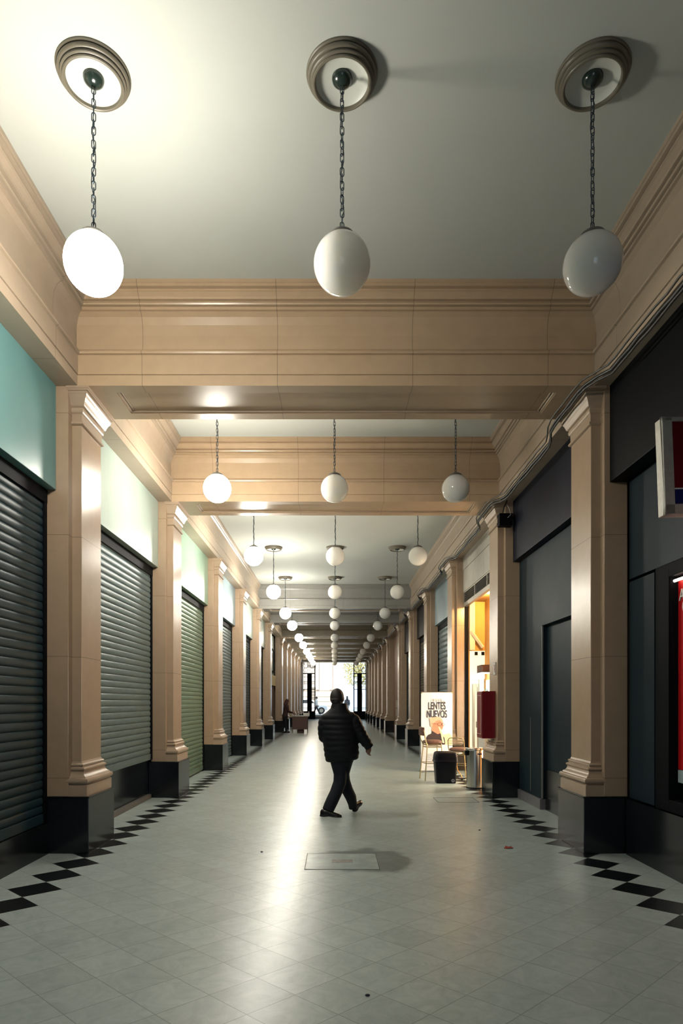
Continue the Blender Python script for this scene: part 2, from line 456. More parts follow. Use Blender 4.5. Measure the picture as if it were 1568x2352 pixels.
# ------------------------------------------------------------------ roller shutters
def shutter(side, k, m, zlo, zhi, label, xf=3.06, pitch=.088, base=None):
    y0, y1 = BAYS[k]; y0 += .01; y1 -= .01; zhi = min(zhi, 3.812)
    root = empty('roller_shutter', (side * xf, (y0 + y1) / 2, 0), label, 'roller shutter', 'roller shutters')
    hy = (y1 - y0) / 2
    prof = []
    z = zlo + .10
    while z < zhi - .1:
        for t in (0, .1, .28, .5, .72, .9):
            prof.append((-.003 - .009 * math.sin(PI * min(1, t * 1.02)) ** .8 if t > 0 else .003, z + t * pitch))
        z += pitch
    poly = [(.03, zlo + .10)] + prof + [(.03, z)]
    if side < 0: poly = [(-p[0], p[1]) for p in poly]
    MB().prism(poly, 'Y', -hy + .05, hy - .05).build('curtain', m, root, smooth=True)
    b = MB().box(-.018, .02, -hy + .05, hy - .05, zlo, zlo + .10)
    for s in (-1, 1):
        b2 = MB().box(-.03, .04, s * (hy - .03) - .03, s * (hy - .03) + .03, 0 if zlo < .3 else zlo, zhi)
        if side < 0: b2.mirror_x()
        b2.build('guide_rail', IRON, root)
    if side < 0: b.mirror_x()
    b.build('bottom_bar', m, root, bevel=.005)
    h = MB().box(-.035, .06, -hy + .005, hy - .005, zhi - .14, zhi)
    if side < 0: h.mirror_x()
    h.build('headbox', IRON, root)
    return root
shutter(-1, 0, SHUT_DARK, .33, 3.84, 'dark steel roller shutter nearest the camera, left wall')
shutter(-1, 1, SHUT_GREY, .64, 3.84, 'grey steel roller shutter stopped above the floor, left wall')
shutter(-1, 2, SHUT_GREEN, .03, 3.84, 'green-tinted roller shutter closed to the floor, left wall')
shutter(-1, 3, SHUT_GREY, .03, 3.84, 'fourth roller shutter from the camera on the left')
shutter(-1, 4, SHUT_DARK, .03, 3.84, 'fifth roller shutter from the camera on the left')
shutter(-1, 5, SHUT_DARK, .03, 3.8, 'sixth roller shutter from the camera on the left')
shutter(1, 3, SHUT_GREY, .03, 3.8, 'grey-green roller shutter behind the white banner, right wall', pitch=.15)
shutter(1, 4, SHUT_BROWN, .03, 3.84, 'brownish roller shutter second past the lit shop, right wall')
shutter(1, 5, SHUT_DARK, .03, 3.59, 'dark roller shutter third past the lit shop, right wall')
# black stall risers under the two raised shutters
o = MB().box(-3.19, -3.02, BAYS[0][0], BAYS[0][1] - .01, 0, .325).build('stall_riser', GRANITE)
tag(o, 'black stall riser below the nearest left shutter', 'stall riser')
o = empty('stall_riser', (-3.1, 8.9, 0), 'black stall riser with a dark step below the raised grey shutter', 'stall riser')
MB().box(-.09, .0, -1.48, 1.54, 0, .635).build('riser', GRANITE, o)
MB().box(-.05, .06, -1.48, 1.54, 0, .07).build('step', mat('grey_step', (.10, .095, .09), rough=.5), o, bevel=.006)
MB().box(-.02, .03, -.9, -.6, .07, .62).build('grey_post', SLATE, o)

# left far shopfront and plain left walls
o = empty('shopfront', (-3.05, 30.0, 0), 'brown door shopfront with framed black display and cream sign, far left', 'shopfront')
BROWN = mat('brown_door', (.13, .06, .035), rough=.5, var=.15)
MB().box(-.14, -.06, -2.6, 2.45, 0, 2.35).build('door', BROWN, o)
MB().box(-.14, .02, -2.6, 2.45, 2.38, 2.9).build('cream_sign', mat('cream_sign_board', (.62, .50, .27), rough=.5), o)
MB().box(-.14, -.08, -2.6, 2.45, 2.9, 4.9).build('upper_wall', PANEL_PALE, o)
f = MB()
for (a, b, c, d) in ((-1.6, 2.2, 4.15, 4.22), (-1.6, 2.2, 3.05, 3.12), (-1.6, -1.53, 3.05, 4.22), (2.13, 2.2, 3.05, 4.22)): f.box(-.08, -.02, a, b, c, d)
f.build('display_frame', IRON, o)
MB().box(-.08, -.04, .2, 1.5, 3.2, 4.0).build('black_display', GRANITE, o)
o = MB()
for a, c in BAYS[7:]: o.box(-3.19, -3.05, a + .01, c - .01, 0, ZB)
struct('wall_left_far', o, STONE_Y)
o = MB()
for a, c in BAYS[6:]: o.box(3.05, 3.19, a + .01, c - .01, 0, ZB)
struct('wall_right_far', o, mat('brown_plaster', (.26, .15, .095), rough=.55, var=.1))
for z, l in ((1.30, 'upper pale paper notice taped on the brown far right wall'), (.88, 'lower pale paper notice taped on the brown far right wall')):
    o = empty('paper_sign', (3.0465, 30.6, z), l, 'sign', 'paper notices on the brown wall')
    MB().box(-.006, .003, -.9, .9, 0, .36).build('sheet', mat('pale_paper_%d' % int(z * 100), (.45, .36, .27), rough=.8), o)
    q = MB()
    for r in range(4): q.box(-.009, -.006, -.75, .75, .06 + r * .075, .075 + r * .075)
    q.build('print_lines', INKG, o)

# ------------------------------------------------------------------ right bay one: slate wall, poster window
y0, y1 = BAYS[0]
mb = MB().box(3.05, 3.19, y0, 6.57, 2.87, 3.89).box(3.05, 3.19, 6.06, 6.57, .60, 2.84)
struct('wall_right_slate', mb, SLATE)
o = MB().box(3.03, 3.19, y0, 6.6, 0, .58).build('stall_riser', GRANITE)
tag(o, 'black stall riser below the red-poster window, right wall', 'stall riser')
win = empty('shop_window', (3.1, 4.4, 0), 'black framed shop window showing a red poster, right wall', 'shop window')
f = MB().box(-.06, .06, 1.38, 1.62, .59, 2.865).box(-.06, .06, -1.6, 1.38, 2.74, 2.865).box(-.06, .06, -1.6, 1.38, .59, .70).box(-.06, .06, -1.8, -1.6, .59, 2.865)
f.build('window_frame', IRON, win, bevel=.006)
po = empty('red_poster', (3.125, 4.4, 0), 'red poster with white AG lettering inside the right shop window', 'poster')
REDP = mat('red_poster_print', (.62, .008, .012), rough=.45)
MB().box(.0, .02, -1.55, 1.375, .98, 2.72).build('sheet', REDP, po)
MB().box(-.004, .02, -1.55, 1.372, .86, .975).build('white_strip', mat('pale_poster_strip', (.42, .52, .54), rough=.5, var=.2, vscale=30, stretch=(1, .2, 3)), po)
MR = Matrix(((0, 0, -1, 0), (-1, 0, 0, 0), (0, 1, 0, 0), (0, 0, 0, 1)))     # text facing the aisle from the right wall
put('lettering', text_mesh('lettering', 'AG', .15, WHITE, Matrix.Translation((-.006, 1.345, 2.56)) @ MR, .8, .003, .001, 'LEFT'), po)
put('lettering', text_mesh('lettering', 'C', .15, WHITE, Matrix.Translation((-.006, 1.29, 2.45)) @ MR, .8, .003, .012, 'LEFT'), po)
q = MB()
poly = [(1.22, 1.50), (1.27, 1.66), (1.25, 1.86), (1.19, 2.02), (.80, 2.05), (.80, 1.05), (1.2, 1.05), (1.24, 1.16), (1.22, 1.30)]
q.prism([(-.006, 0), (.0, 0), (.0, .001), (-.006, .001)], 'Y', 0, .001)
q = MB(); q.quadstrip([[(-.006, a, b) for a, b in poly], [(.0, a, b) for a, b in poly]])
q.build('pale_blue_figure', mat('pale_blue_print', (.33, .48, .55), rough=.5), po)
tb = MB().tube([(3.085, 3.0, 2.70), (3.085, 5.765, 2.70)], .013, 10).build('tube_light', mat('tube_glow', (1, 1, 1), emit=(1, .86, .66), estr=5), None, True)
tag(tb, 'glowing strip tube above the red poster in the right window', 'light')

# hanging light box sign
sg = empty('light_box_sign', (2.62, 4.5, 3.28), 'red and blue hanging sign in a pale frame, top right edge', 'sign')
sg.rotation_euler = (0, math.radians(-2.2), math.radians(2))
PALEF = mat('pale_aluminium', (.48, .46, .40), rough=.45, metal=.1, var=.12, vscale=20)
MB().box(-.31, .33, .0, .075, -.345, .345).build('case', PALEF, sg, bevel=.006)
f = MB().box(-.31, -.235, -.02, 0, -.345, .345).box(.26, .33, -.02, 0, -.345, .345).box(-.31, .33, -.02, 0, .315, .345).box(-.31, .33, -.02, 0, -.345, -.27)
f.build('front_frame', PALEF, sg, bevel=.006)
MB().box(-.235, .26, -.008, 0, -.155, .315).build('red_face', mat('dark_red_face', (.17, .004, .008), rough=.35), sg)
MB().box(-.235, .26, -.010, 0, -.165, -.155).build('white_line', WHITE, sg)
MB().box(-.235, .26, -.008, 0, -.27, -.165).build('blue_face', mat('dark_blue_face', (.008, .014, .12), rough=.35), sg)
MB().box(.32, .60, .02, .05, .2, .24).box(.32, .60, .02, .05, -.2, -.16).build('bracket', IRON, sg)

# ------------------------------------------------------------------ right bay two: slate wall with a recessed panel door
y0, y1 = BAYS[1]
mb = MB().box(3.05, 3.19, 9.36, y1, .15, 3.90).box(3.05, 3.19, y0, 9.36, 2.72, 3.90)
struct('wall_right_slate_second', mb, SLATE)
dr = tag(bpy.data.objects.new('door_1', None), kind='structure'); COL.objects.link(dr)
MB().box(3.13, 3.19, y0, 9.36, .6, 2.72).build('door_leaf', SLATE, dr)
MB().box(3.05, 3.07, 9.34, 9.375, .16, 2.74).build('jamb_edge', mat('worn_grey_edge', (.22, .23, .22), rough=.5), dr)  # highlight on the jamb edge, painted as a pale strip
MB().box(3.045, 3.06, 9.87, 9.882, .2, 1.35).build('seam_strip', mat('worn_grey_seam', (.22, .22, .2), rough=.5), dr)  # thin bright stile line, its highlight painted as a pale strip
o = MB().box(3.10, 3.19, y0, 9.33, 0, .6).build('stall_riser', GRANITE)
tag(o, 'black stall riser under the recessed grey door, right wall', 'stall riser')
struct('baseboard_right', MB().box(3.02, 3.19, 9.34, y1, 0, .15), mat('grey_skirting', (.19, .18, .19), rough=.4, var=.15, vscale=20))

# ------------------------------------------------------------------ right bay three: lit shop
y0, y1 = BAYS[2]
mb = MB().box(2.96, 3.19, y0, y1, 4.12, ZB).box(2.95, 3.19, y0, y1, 4.62, 4.66)
mb = MB().box(2.96, 3.19, y0, 12.55, 4.12, 4.62).box(2.96, 3.19, 12.556, 13.65, 4.12, 4.62).box(2.96, 3.19, 13.656, y1, 4.12, 4.62).box(2.955, 3.19, y0, 13.1, 4.626, ZB).box(2.955, 3.19, 13.106, y1, 4.626, ZB)
o = mb.build('fascia_panel', MARBLE); tag(o, 'cream marble slab fascia above the lit shop opening', 'wall panel', 'panels above the shopfronts')
tr = empty('transom_vent', (3.0, (y0 + y1) / 2, 3.78), 'louvred metal transom over the lit shop entrance', 'vent')
hy = (y1 - y0) / 2
f = MB().box(-.03, .05, -hy, hy, 0, .09).box(-.03, .05, -hy, hy, .31, .34)
for t in (-1, -.33, .33, 1): f.box(-.03, .05, t * (hy - .02) - .02, t * (hy - .02) + .02, .09, .31)
ALU = mat('aged_aluminium', (.40, .37, .31), rough=.4, metal=.5)
f.build('frame', ALU, tr)
for i in range(4):
    s = MB().box(-.02, .04, -hy + .02, hy - .02, -.004, .004).xf(Matrix.Translation((0, 0, .12 + i * .055)) @ Matrix.Rotation(.6, 4, 'Y'))
    s.build('louvre', mat('dull_louvre_%d' % i, (.12, .12, .11), rough=.5, metal=.4), tr)
MB().box(.045, .06, -hy, hy, .08, .33).build('backing', IRON, tr)
# shop shell: a shallow lit niche by the far pier, deeper towards the near pier
mb = MB().box(3.075, 3.45, 14.56, 14.61, 0, 3.9).box(3.45, 3.55, 13.3, 14.61, 0, 3.9).box(3.45, 4.7, 13.2, 13.3, 0, 3.9).box(4.6, 4.7, 10.9, 13.2, 0, 3.9).box(3.45, 4.7, 10.9, 11.0, 0, 3.9)
struct('wall_shop', mb, ORANGE)
struct('ceiling_shop', MB().box(3.21, 4.7, 10.9, 14.6, 3.90, 4.05), mat('orange_ceiling', (.62, .36, .13), rough=.8))
struct('floor_shop', MB().box(3.3, 4.7, 10.9, 14.6, -.2, 0), mat('shop_floor', (.4, .38, .34), rough=.4))
struct('door_2', MB().box(3.0, 3.065, y1 - .05, y1 - .002, 0, 3.78), IRON)
sp = empty('shop_post', (3.15, 14.525, 0), 'cream post with a diagonal brace inside the orange-lit shop', 'post')
MB().box(-.06, .06, -.03, .03, 2.78, 3.88).build('upright', CREAMP, sp)
MB().tube([(-.04, -.05, 3.22), (.235, -.05, 2.84)], .04, 4).build('diagonal_brace', CREAMP, sp)
bd = empty('menu_board', (3.27, 14.525, 0), 'white lit menu board with black clips inside the shop', 'board')
MB().box(-.17, .17, 0, .03, .02, 2.76).build('board', mat('backlit_board', (.85, .8, .68), rough=.5, emit=(1, .86, .62), estr=.75), bd)
for x in (-.03, .125): MB().box(x - .035, x + .035, -.02, 0, 2.66, 2.74).build('clip', IRON, bd)
hd = empty('extractor_box', (3.33, 14.1, 2.24), 'dark brown box hung below the menu board in the shop', 'box')
MB().box(-.11, .115, -.2, .25, 0, .17).build('case', mat('dark_brown_box', (.09, .045, .04), rough=.5), hd, bevel=.008)
MB().box(-.09, .11, -.18, .22, -.012, 0).build('light_strip', mat('cool_strip_glow', (1, 1, 1), emit=(.85, 1, .92), estr=8), hd)
fg = empty('glass_display_case', (3.36, 14.08, 0), 'bright white glass display case inside the shop entrance', 'display case')
MB().box(-.10, .085, -.25, .3, 0, .85).build('body', WHITE, fg, bevel=.01)
for z in (1.1, 1.4, 1.7): MB().box(-.09, .085, -.22, .3, z, z + .02).build('shelf', WHITE, fg)
MB().box(.07, .085, -.23, .28, .86, 2.08).build('back_light', mat('case_back_light', (1, 1, 1), emit=(.9, 1, .93), estr=2.2), fg)
for y in (-.25, .28): MB().box(-.10, -.08, y, y + .02, .85, 2.1).build('post', ALU, fg)
bt = random.Random(3)
for z in (1.122, 1.422, 1.722):
    for j in range(3):
        t = MB().lathe([(.0, 0), (.028, 0), (.028, .1), (.012, .13), (.012, .16), (.0, .16)], 10)
        o = t.build('bottle', mat('shop_bottle_%d_%d' % (int(z * 100), j), (bt.uniform(.2, .7), bt.uniform(.3, .7), bt.uniform(.3, .6)), rough=.2), None, True, loc=(3.36, 13.95 + j * .13, z))
        tag(o, 'small pale bottle on a shelf of the bright shop display case', 'bottle', 'bottles in the shop display case')
dj = empty('shop_door', (3.14, 14.44, 0), 'open cream aluminium door leaf at the lit shop entrance', 'door', rz=math.radians(-82))
MB().box(-.02, .02, 0, .05, .02, 2.0).box(-.02, .02, .11, .16, .02, 2.0).box(-.02, .02, .05, .11, 1.93, 2.0).box(-.02, .02, .05, .11, .02, .5).build('door_frame', CREAMP, dj)
MB().box(-.05, -.02, .10, .15, 1.0, 1.14).build('door_lock', ALU, dj)
bl = MB().sphere((3.33, 13.3, 3.84), .05, seg=16, rg=10).build('light_bulb', mat('warm_bulb', (1, 1, 1), emit=(1, .60, .22), estr=1500), None, True)
tag(bl, 'glowing warm bulb on the orange shop ceiling', 'light')
for x, y, l in ((3.75, 12.7, 'white tube light standing at the back of the shop'), (3.75, 12.2, 'second white tube light standing at the back of the shop')):
    tb = MB().tube([(x, y, .3), (x, y, 2.6)], .025, 8).build('tube_light', MATS.get('shop_tube_glow') or mat('shop_tube_glow', (1, 1, 1), emit=(1, .88, .68), estr=130), None, True)  # hidden tubes added to light the shop front and the pier face
    tag(tb, l, 'light')

# ------------------------------------------------------------------ pendant lamps
def chain_mesh(z0, z1, detail):
    mb = MB()
    if not detail:
        n = 40
        mb.tube([(.004 * math.sin(i * 1.3), .004 * math.cos(i * 1.7), z0 + (z1 - z0) * i / n) for i in range(n + 1)], .008, 6)
        return mb
    ln, pitch = .062, .047
    k = 0; z = z0
    while z > z1 - .01:
        c = z - ln / 2; pts = []
        hw, st = .0125, ln / 2 - .0125
        for a in range(7): t = PI * a / 6; pts.append((hw * math.cos(t), 0, c + st + hw * math.sin(t)))
        for a in range(7): t = PI + PI * a / 6; pts.append((hw * math.cos(t), 0, c - st + hw * math.sin(t)))
        if k % 2: pts = [(y, x, z2) for x, y, z2 in pts]
        rot = Matrix.Rotation(.25 * math.sin(k * .9) + .35, 4, 'Z')
        mb2 = MB().tube(pts, .0035, 6, closed=True).xf(rot)
        b0 = len(mb.v); mb.v += mb2.v; mb.f += [tuple(i + b0 for i in f) for f in mb2.f]
        z -= pitch; k += 1
    return mb
LAMP_LIT2 = mat('lit_dimmer_opal_glass', (.9, .88, .8), rough=.2, emit=(1.0, .93, .78), estr=55)
def lamp_proto(drop, lit, detail, far=False):
    g = -drop
    R = .194
    root = bpy.data.objects.new('pendant_lamp', None); COL.objects.link(root)
    prof = [(.245, .0), (.245, -.010), (.238, -.016), (.232, -.016), (.230, -.022), (.236, -.026), (.236, -.032), (.228, -.042), (.220, -.044), (.214, -.044), (.212, -.050), (.217, -.054), (.216, -.060), (.208, -.066), (.200, -.067), (.199, -.071), (.203, -.074), (.199, -.080), (.190, -.082), (.183, -.078), (.178, -.062)]
    seg = 64 if detail else 32
    MB().lathe(prof, seg).build('ceiling_rose', ROSE_BR, root, True)
    MB().lathe([(.180, -.062), (.165, -.048), (.13, -.036), (.08, -.03), (.02, -.028), (.0, -.028)], seg).build('rose_dish', ROSE_IN, root, True)
    MB().lathe([(.069, -.028), (.070, -.036), (.066, -.052), (.052, -.068), (.03, -.08), (.012, -.085), (.0, -.086)], 32).build('canopy', CANOPY, root, True)
    top = g + R + .03
    chain_mesh(-.08, top, detail).build('chain', CHAIN, root, True)
    pts = [(.012 * math.sin(i * .55) * (1 if .1 < i / 30 < .9 else .2), .010 * math.cos(i * .8), -.085 + (top + .085) * i / 30) for i in range(31)]
    MB().tube(pts, .003, 6).build('cord', CHAIN, root, True)
    MB().lathe([(.0, R + .045), (.014, R + .045), (.02, R + .03), (.05, R + .022), (.082, R + .004), (.094, R - .016), (.092, R - .03), (.08, R - .02)], 32, (0, 0, g)).build('lamp_cap', CAPM, root, True)
    MB().sphere((0, 0, g), R, seg=48 if detail else 28, rg=28 if detail else 16).build('globe', (LAMP_LIT2 if far else LAMP_LIT) if lit else LAMP_OFF, root, True)
    return root
LAMPY = [4.33, 8.90, 12.93, 17.16, 21.3, 24.75, 29.5, 33.4, 37.6, 41.2, 44.6, 48.9]
ROWS = [('left', True, -1.67), ('middle', False, 0.0), ('right', False, 1.69)]
for nm, lit, x in ROWS:
    protos = {}
    for i, y in enumerate(LAMPY):
        key = 0 if i < 2 else (1 if i < 5 else 2)
        st = 'lit glowing' if lit else 'unlit white'
        if i == 0: lab = '%s globe pendant on a chain, nearest of the %s row' % (st, nm)
        elif i == len(LAMPY) - 1: lab = '%s globe pendant farthest down the %s row' % (st, nm)
        else: lab = '%s globe pendant, %s from the camera in the %s row' % (st, ORD[i], nm)
        xx = {('middle', 0): .033, ('right', 0): 1.75, ('middle', 1): -.017}.get((nm, i), x)
        zc = ZC if key == 0 else ZC2
        if key not in protos:
            o = lamp_proto(zc - (4.60 if key == 0 else 4.575), lit, key == 0, key == 2); protos[key] = o
        else: o = copy_tree(protos[key])
        o.location = (xx, y, zc)
        tag(o, lab, 'pendant lamp', 'globe lamps of the %s row' % nm)

# ------------------------------------------------------------------ cables along the right architrave
def cable(x, z, amp, seed, r, label, y0=2.0, y1=52):
    rd = random.Random(seed); pts = []; y = y0
    while y < y1:
        bulge = 0
        for p in PY:
            e = max(p - y, y - p - PD, 0)
            bulge = max(bulge, .125 * max(0, 1 - (e / .45) ** 2))
        pts.append((x - bulge - rd.uniform(0, amp), y, z + rd.uniform(-amp, amp) - .03 * (1 - bulge / .125)))
        y += .18
    o = MB().tube(pts, r, 8).build('cable', mat('cable_sheath_%d' % seed, (.008, .008, .008) if seed % 2 else (.05, .045, .035), rough=.5), None, True)
    return tag(o, label, 'cable', 'cables along the right architrave')
cable(2.685, 4.865, .006, 1, .016, 'thick black cable along the bottom edge of the right architrave')
cable(2.65, 4.90, .010, 2, .010, 'pale slack cable just above the black one on the right')
cable(2.69, 4.825, .008, 3, .012, 'lower black cable drooping across the right capitals')
jb = empty('junction_box', (2.76, 10.37, 4.58), 'black junction box with loose wires on the second right capital', 'junction box')
MB().box(-.08, .14, -.05, .098, -.10, .10).build('case', IRON, jb, bevel=.01)
MB().tube([(-.03, -.05, .1), (-.01, -.08, .2), (.04, -.06, .3)], .01, 6).build('wire', RUBBER, jb, True)
MB().tube([(.05, -.06, .02), (.09, -.09, .06), (.07, -.08, .16), (.04, -.07, .22)], .004, 6).build('pale_wire', WHITE, jb, True)
MB().tube([(.10, -.05, .0), (.14, -.06, -.01), (.15, -.06, -.2)], .016, 8).build('conduit', IRON, jb, True)

# ------------------------------------------------------------------ fire hose cabinet and small sign on the second right pilaster
fc = empty('fire_cabinet', (2.60, 10.83, .97), 'dark red metal cabinet mounted on the second right pilaster', 'cabinet')
MB().box(-.115, .113, -.12, .25, 0, .805).build('body', RED, fc, bevel=.008)
MB().box(-.122, -.115, -.10, .23, .03, .775).build('door', RED, fc)
f = MB().box(-.126, -.122, -.085, -.078, .07, .735).box(-.126, -.122, .208, .215, .07, .735).box(-.126, -.122, -.085, .215, .07, .077).box(-.126, -.122, -.085, .215, .728, .735)
f.build('white_outline', WHITE, fc)
sn = empty('wall_sign', (XS - .004, 10.73, 2.05), 'small framed white sign on the second right pilaster above the red cabinet', 'sign')
MB().box(-.008, .004, -.05, .09, 0, .21).build('plate', mat('pale_sign_plate', (.5, .47, .42), rough=.4), sn)
MB().box(-.012, -.008, -.02, .0, .04, .17).box(-.012, -.008, .0, .05, .15, .17).box(-.012, -.008, .0, .04, .09, .11).build('red_symbol', RED, sn)

# ------------------------------------------------------------------ banner
bn = empty('banner_stand', (2.30, 14.30, 0), 'tall white banner reading LENTES NUEVOS beside the lit shop', 'banner')
W, H0, H1 = .355, .03, 1.80
nx, nz = 24, 48; mb = MB(); rows = []
for j in range(nz + 1):
    z = H0 + (H1 - H0) * j / nz; row = []
    for i in range(nx + 1):
        x = -W + 2 * W * i / nx
        a, b = i / nx, j / nz
        y = .006 * math.sin(9 * (a + b)) * (abs(a - .5) + abs(b - .5)) + .005 * math.sin(22 * (a - b)) * abs(b - .5)
        row.append((x, y, z))
    rows.append(row)
b0 = 0
for r in rows: mb.v += r
for r in rows: mb.v += [(x, y + .004, z) for x, y, z in r]
n1 = nx + 1; off = n1 * (nz + 1)
for j in range(nz):
    for i in range(nx):
        a = j * n1 + i
        mb.f.append((a, a + 1, a + 1 + n1, a + n1)); mb.f.append((off + a + n1, off + a + 1 + n1, off + a + 1, off + a))
mb.build('sheet', BANNER, bn, True)
MT = Matrix(((1, 0, 0, 0), (0, 0, -1, 0), (0, 1, 0, 0), (0, 0, 0, 1)))
def btext(body, size, x, z, sx, m, bold=0.0):
    put('lettering', text_mesh('lettering', body, size, m, Matrix.Translation((x, -.012, z)) @ MT, sx, .002, bold), bn)
btext('PASALE...', .085, .02, 1.625, .95, INKG, .002)
btext('LENTES', .235, .0, 1.49, .51, INK, .004)
btext('NUEVOS', .235, .0, 1.305, .51, INK, .004)
def flat(name, poly, m, y):
    q = MB(); q.quadstrip([[(a, y, b) for a, b in poly], [(a, y + .002, b) for a, b in poly]]); return q.build(name, m, bn)
def ell(cx, cz, rx, rz, n=28, rot=0):
    return [(cx + rx * math.cos(2 * PI * k / n) * math.cos(rot) - rz * math.sin(2 * PI * k / n) * math.sin(rot), cz + rx * math.cos(2 * PI * k / n) * math.sin(rot) + rz * math.sin(2 * PI * k / n) * math.cos(rot)) for k in range(n)]
SKINP = mat('printed_skin', (.72, .27, .15), rough=.6, var=.1, vscale=12)
BEAN = mat('printed_peach_beanie', (.80, .42, .27), rough=.6)
JUMP = mat('printed_black_jumper', (.035, .02, .02), rough=.7)
YEL = mat('printed_yellow_wash', (.80, .70, .38), rough=.6)
BAN = mat('printed_banana', (.86, .74, .45), rough=.6)
flat('yellow_wash', [(-.30, .62), (.34, .62), (.34, .82), (.28, .88), (-.24, .74)], YEL, -.009)
flat('printed_jumper', [(-.23, .62), (-.245, .78), (-.20, .84), (-.12, .87), (-.11, .97), (.03, .93), (.10, .85), (.17, .78), (.19, .66), (.18, .62)], JUMP, -.011)
flat('printed_neck', [(-.12, .94), (-.11, 1.05), (.06, 1.02), (.08, .88), (.02, .86)], SKINP, -.013)
flat('printed_face', ell(.02, 1.08, .12, .16, rot=.2), SKINP, -.015)
flat('printed_beanie', [(-.17, 1.21), (-.16, 1.17), (-.15, 1.08), (-.13, 1.04), (-.06, 1.12), (.0, 1.165), (.06, 1.18), (.13, 1.10), (.135, 1.16), (.10, 1.22), (.03, 1.25), (-.06, 1.245), (-.13, 1.235)], BEAN, -.017)
flat('printed_ear', ell(-.125, 1.065, .025, .04), BEAN, -.019)
flat('printed_hand', ell(.05, .97, .035, .07, rot=-.5), SKINP, -.019)
flat('printed_banana', [(.03, 1.03), (.06, 1.02), (.10, .96), (.13, .86), (.15, .74), (.17, .66), (.13, .66), (.11, .75), (.09, .85), (.06, .95)], BAN, -.021)
g = MB(); g.tube([(a, -.022, b) for a, b in ell(.06, 1.085, .045, .035, 20)], .003, 4, closed=True); g.tube([(a, -.022, b) for a, b in ell(.14, 1.08, .03, .035, 20)], .003, 4, closed=True)
g.tube([(-.12, -.022, 1.10), (.02, -.022, 1.095)], .003, 4); g.build('printed_glasses', INK, bn)
q = MB()
for k, (z, w_) in enumerate(((.40, .40), (.37, .44), (.335, .42), (.305, .44), (.275, .40), (.115, .36))): q.box(-.22, -.22 + w_, -.011, -.009, z, z + .012)
q.build('small_print', INKG, bn)
f = MB().tube([(-.36, .02, .03), (.36, .02, .03)], .012, 8).tube([(-.36, .015, 1.805), (.36, .015, 1.805)], .008, 8).tube([(0, .03, .03), (0, .03, 1.8)], .01, 8).box(-.38, -.30, -.12, .16, 0, .02).box(.30, .38, -.12, .16, 0, .02)
f.build('frame', mat('grey_stand', (.3, .28, .25), rough=.4, metal=.6), bn)
for x in (-.34, .34): MB().box(x - .01, x + .01, -.008, .012, 1.775, 1.81).build('corner_clip', GOLD, bn)

# ------------------------------------------------------------------ seats, bins, stand
def bar_chair(name, loc, rz, label, seat_h, back_h, w_=.36, pad=True):
    root = empty(name, loc, label, 'chair', 'tube-framed seats by the shop', rz)
    h = w_ / 2
    # local: faces +x, back at -x
    q = MB()
    rings = []
    for z, s in ((0, .9), (.012, 1.0), (.035, 1.0), (.055, .93), (.066, .75), (.07, .3)):
        rings.append([(h * s * math.copysign(abs(math.cos(t)) ** .5, math.cos(t)), h * s * math.copysign(abs(math.sin(t)) ** .5, math.sin(t)), seat_h - .07 + z) for t in [2 * PI * k / 28 for k in range(28)]])
    q.quadstrip(rings).build('seat', SEAT, root, True)
    for sx in (-1, 1):
        for sy in (-1, 1):
            MB().tube([(sx * h * .80, sy * h * .80, seat_h - .07), (sx * h * 1.15, sy * h * 1.1, 0)], .011, 8).build('leg', GOLD, root, True)
    a = 1.02
    for z, nm in ((.34 * seat_h / .8, 'foot_rail'), (seat_h - .10, 'seat_rail'), (seat_h - .145, 'lower_seat_rail')):
        k = h * (.80 + .35 * (1 - z / seat_h)); 
        MB().tube([(k, k, z), (k, -k, z), (-k, -k, z), (-k, k, z)], .008, 6, closed=True).build(nm, GOLD, root)
    top = back_h
    pts = []
    for s in (-1, 1): pass
    arch = [(-h * .8, -h * .85, seat_h - .12), (-h * 1.05, -h * .9, seat_h), (-h * 1.25, -h * .9, top - .07), (-h * 1.3, -h * .72, top - .02), (-h * 1.3, 0, top), (-h * 1.3, h * .72, top - .02), (-h * 1.25, h * .9, top - .07), (-h * 1.05, h * .9, seat_h), (-h * .8, h * .85, seat_h - .12)]
    MB().tube(arch, .011, 8).build('back_frame', GOLD, root, True)
    if pad:
        MB().box(-h * 1.36, -h * 1.14, -h * .88, h * .88, top - .17, top).build('backrest', SEAT, root, True, bevel=.012)
    else:
        for i in range(3):
            z = seat_h + .05 + i * (top - seat_h - .08) / 3
            MB().tube([(-h * 1.15, -h * .9, z), (-h * 1.15, h * .9, z)], .006, 6).build('back_rail', GOLD, root, True)
    return root
bar_chair('bar_chair', (1.985, 12.93, 0), math.radians(8), 'tall brown-seated bar chair in front of the banner', .815, 1.075)
bar_chair('bar_chair', (2.62, 13.35, 0), math.radians(62), 'lower open-backed gold tube chair beside the lit shop', .63, .85, .38, False)

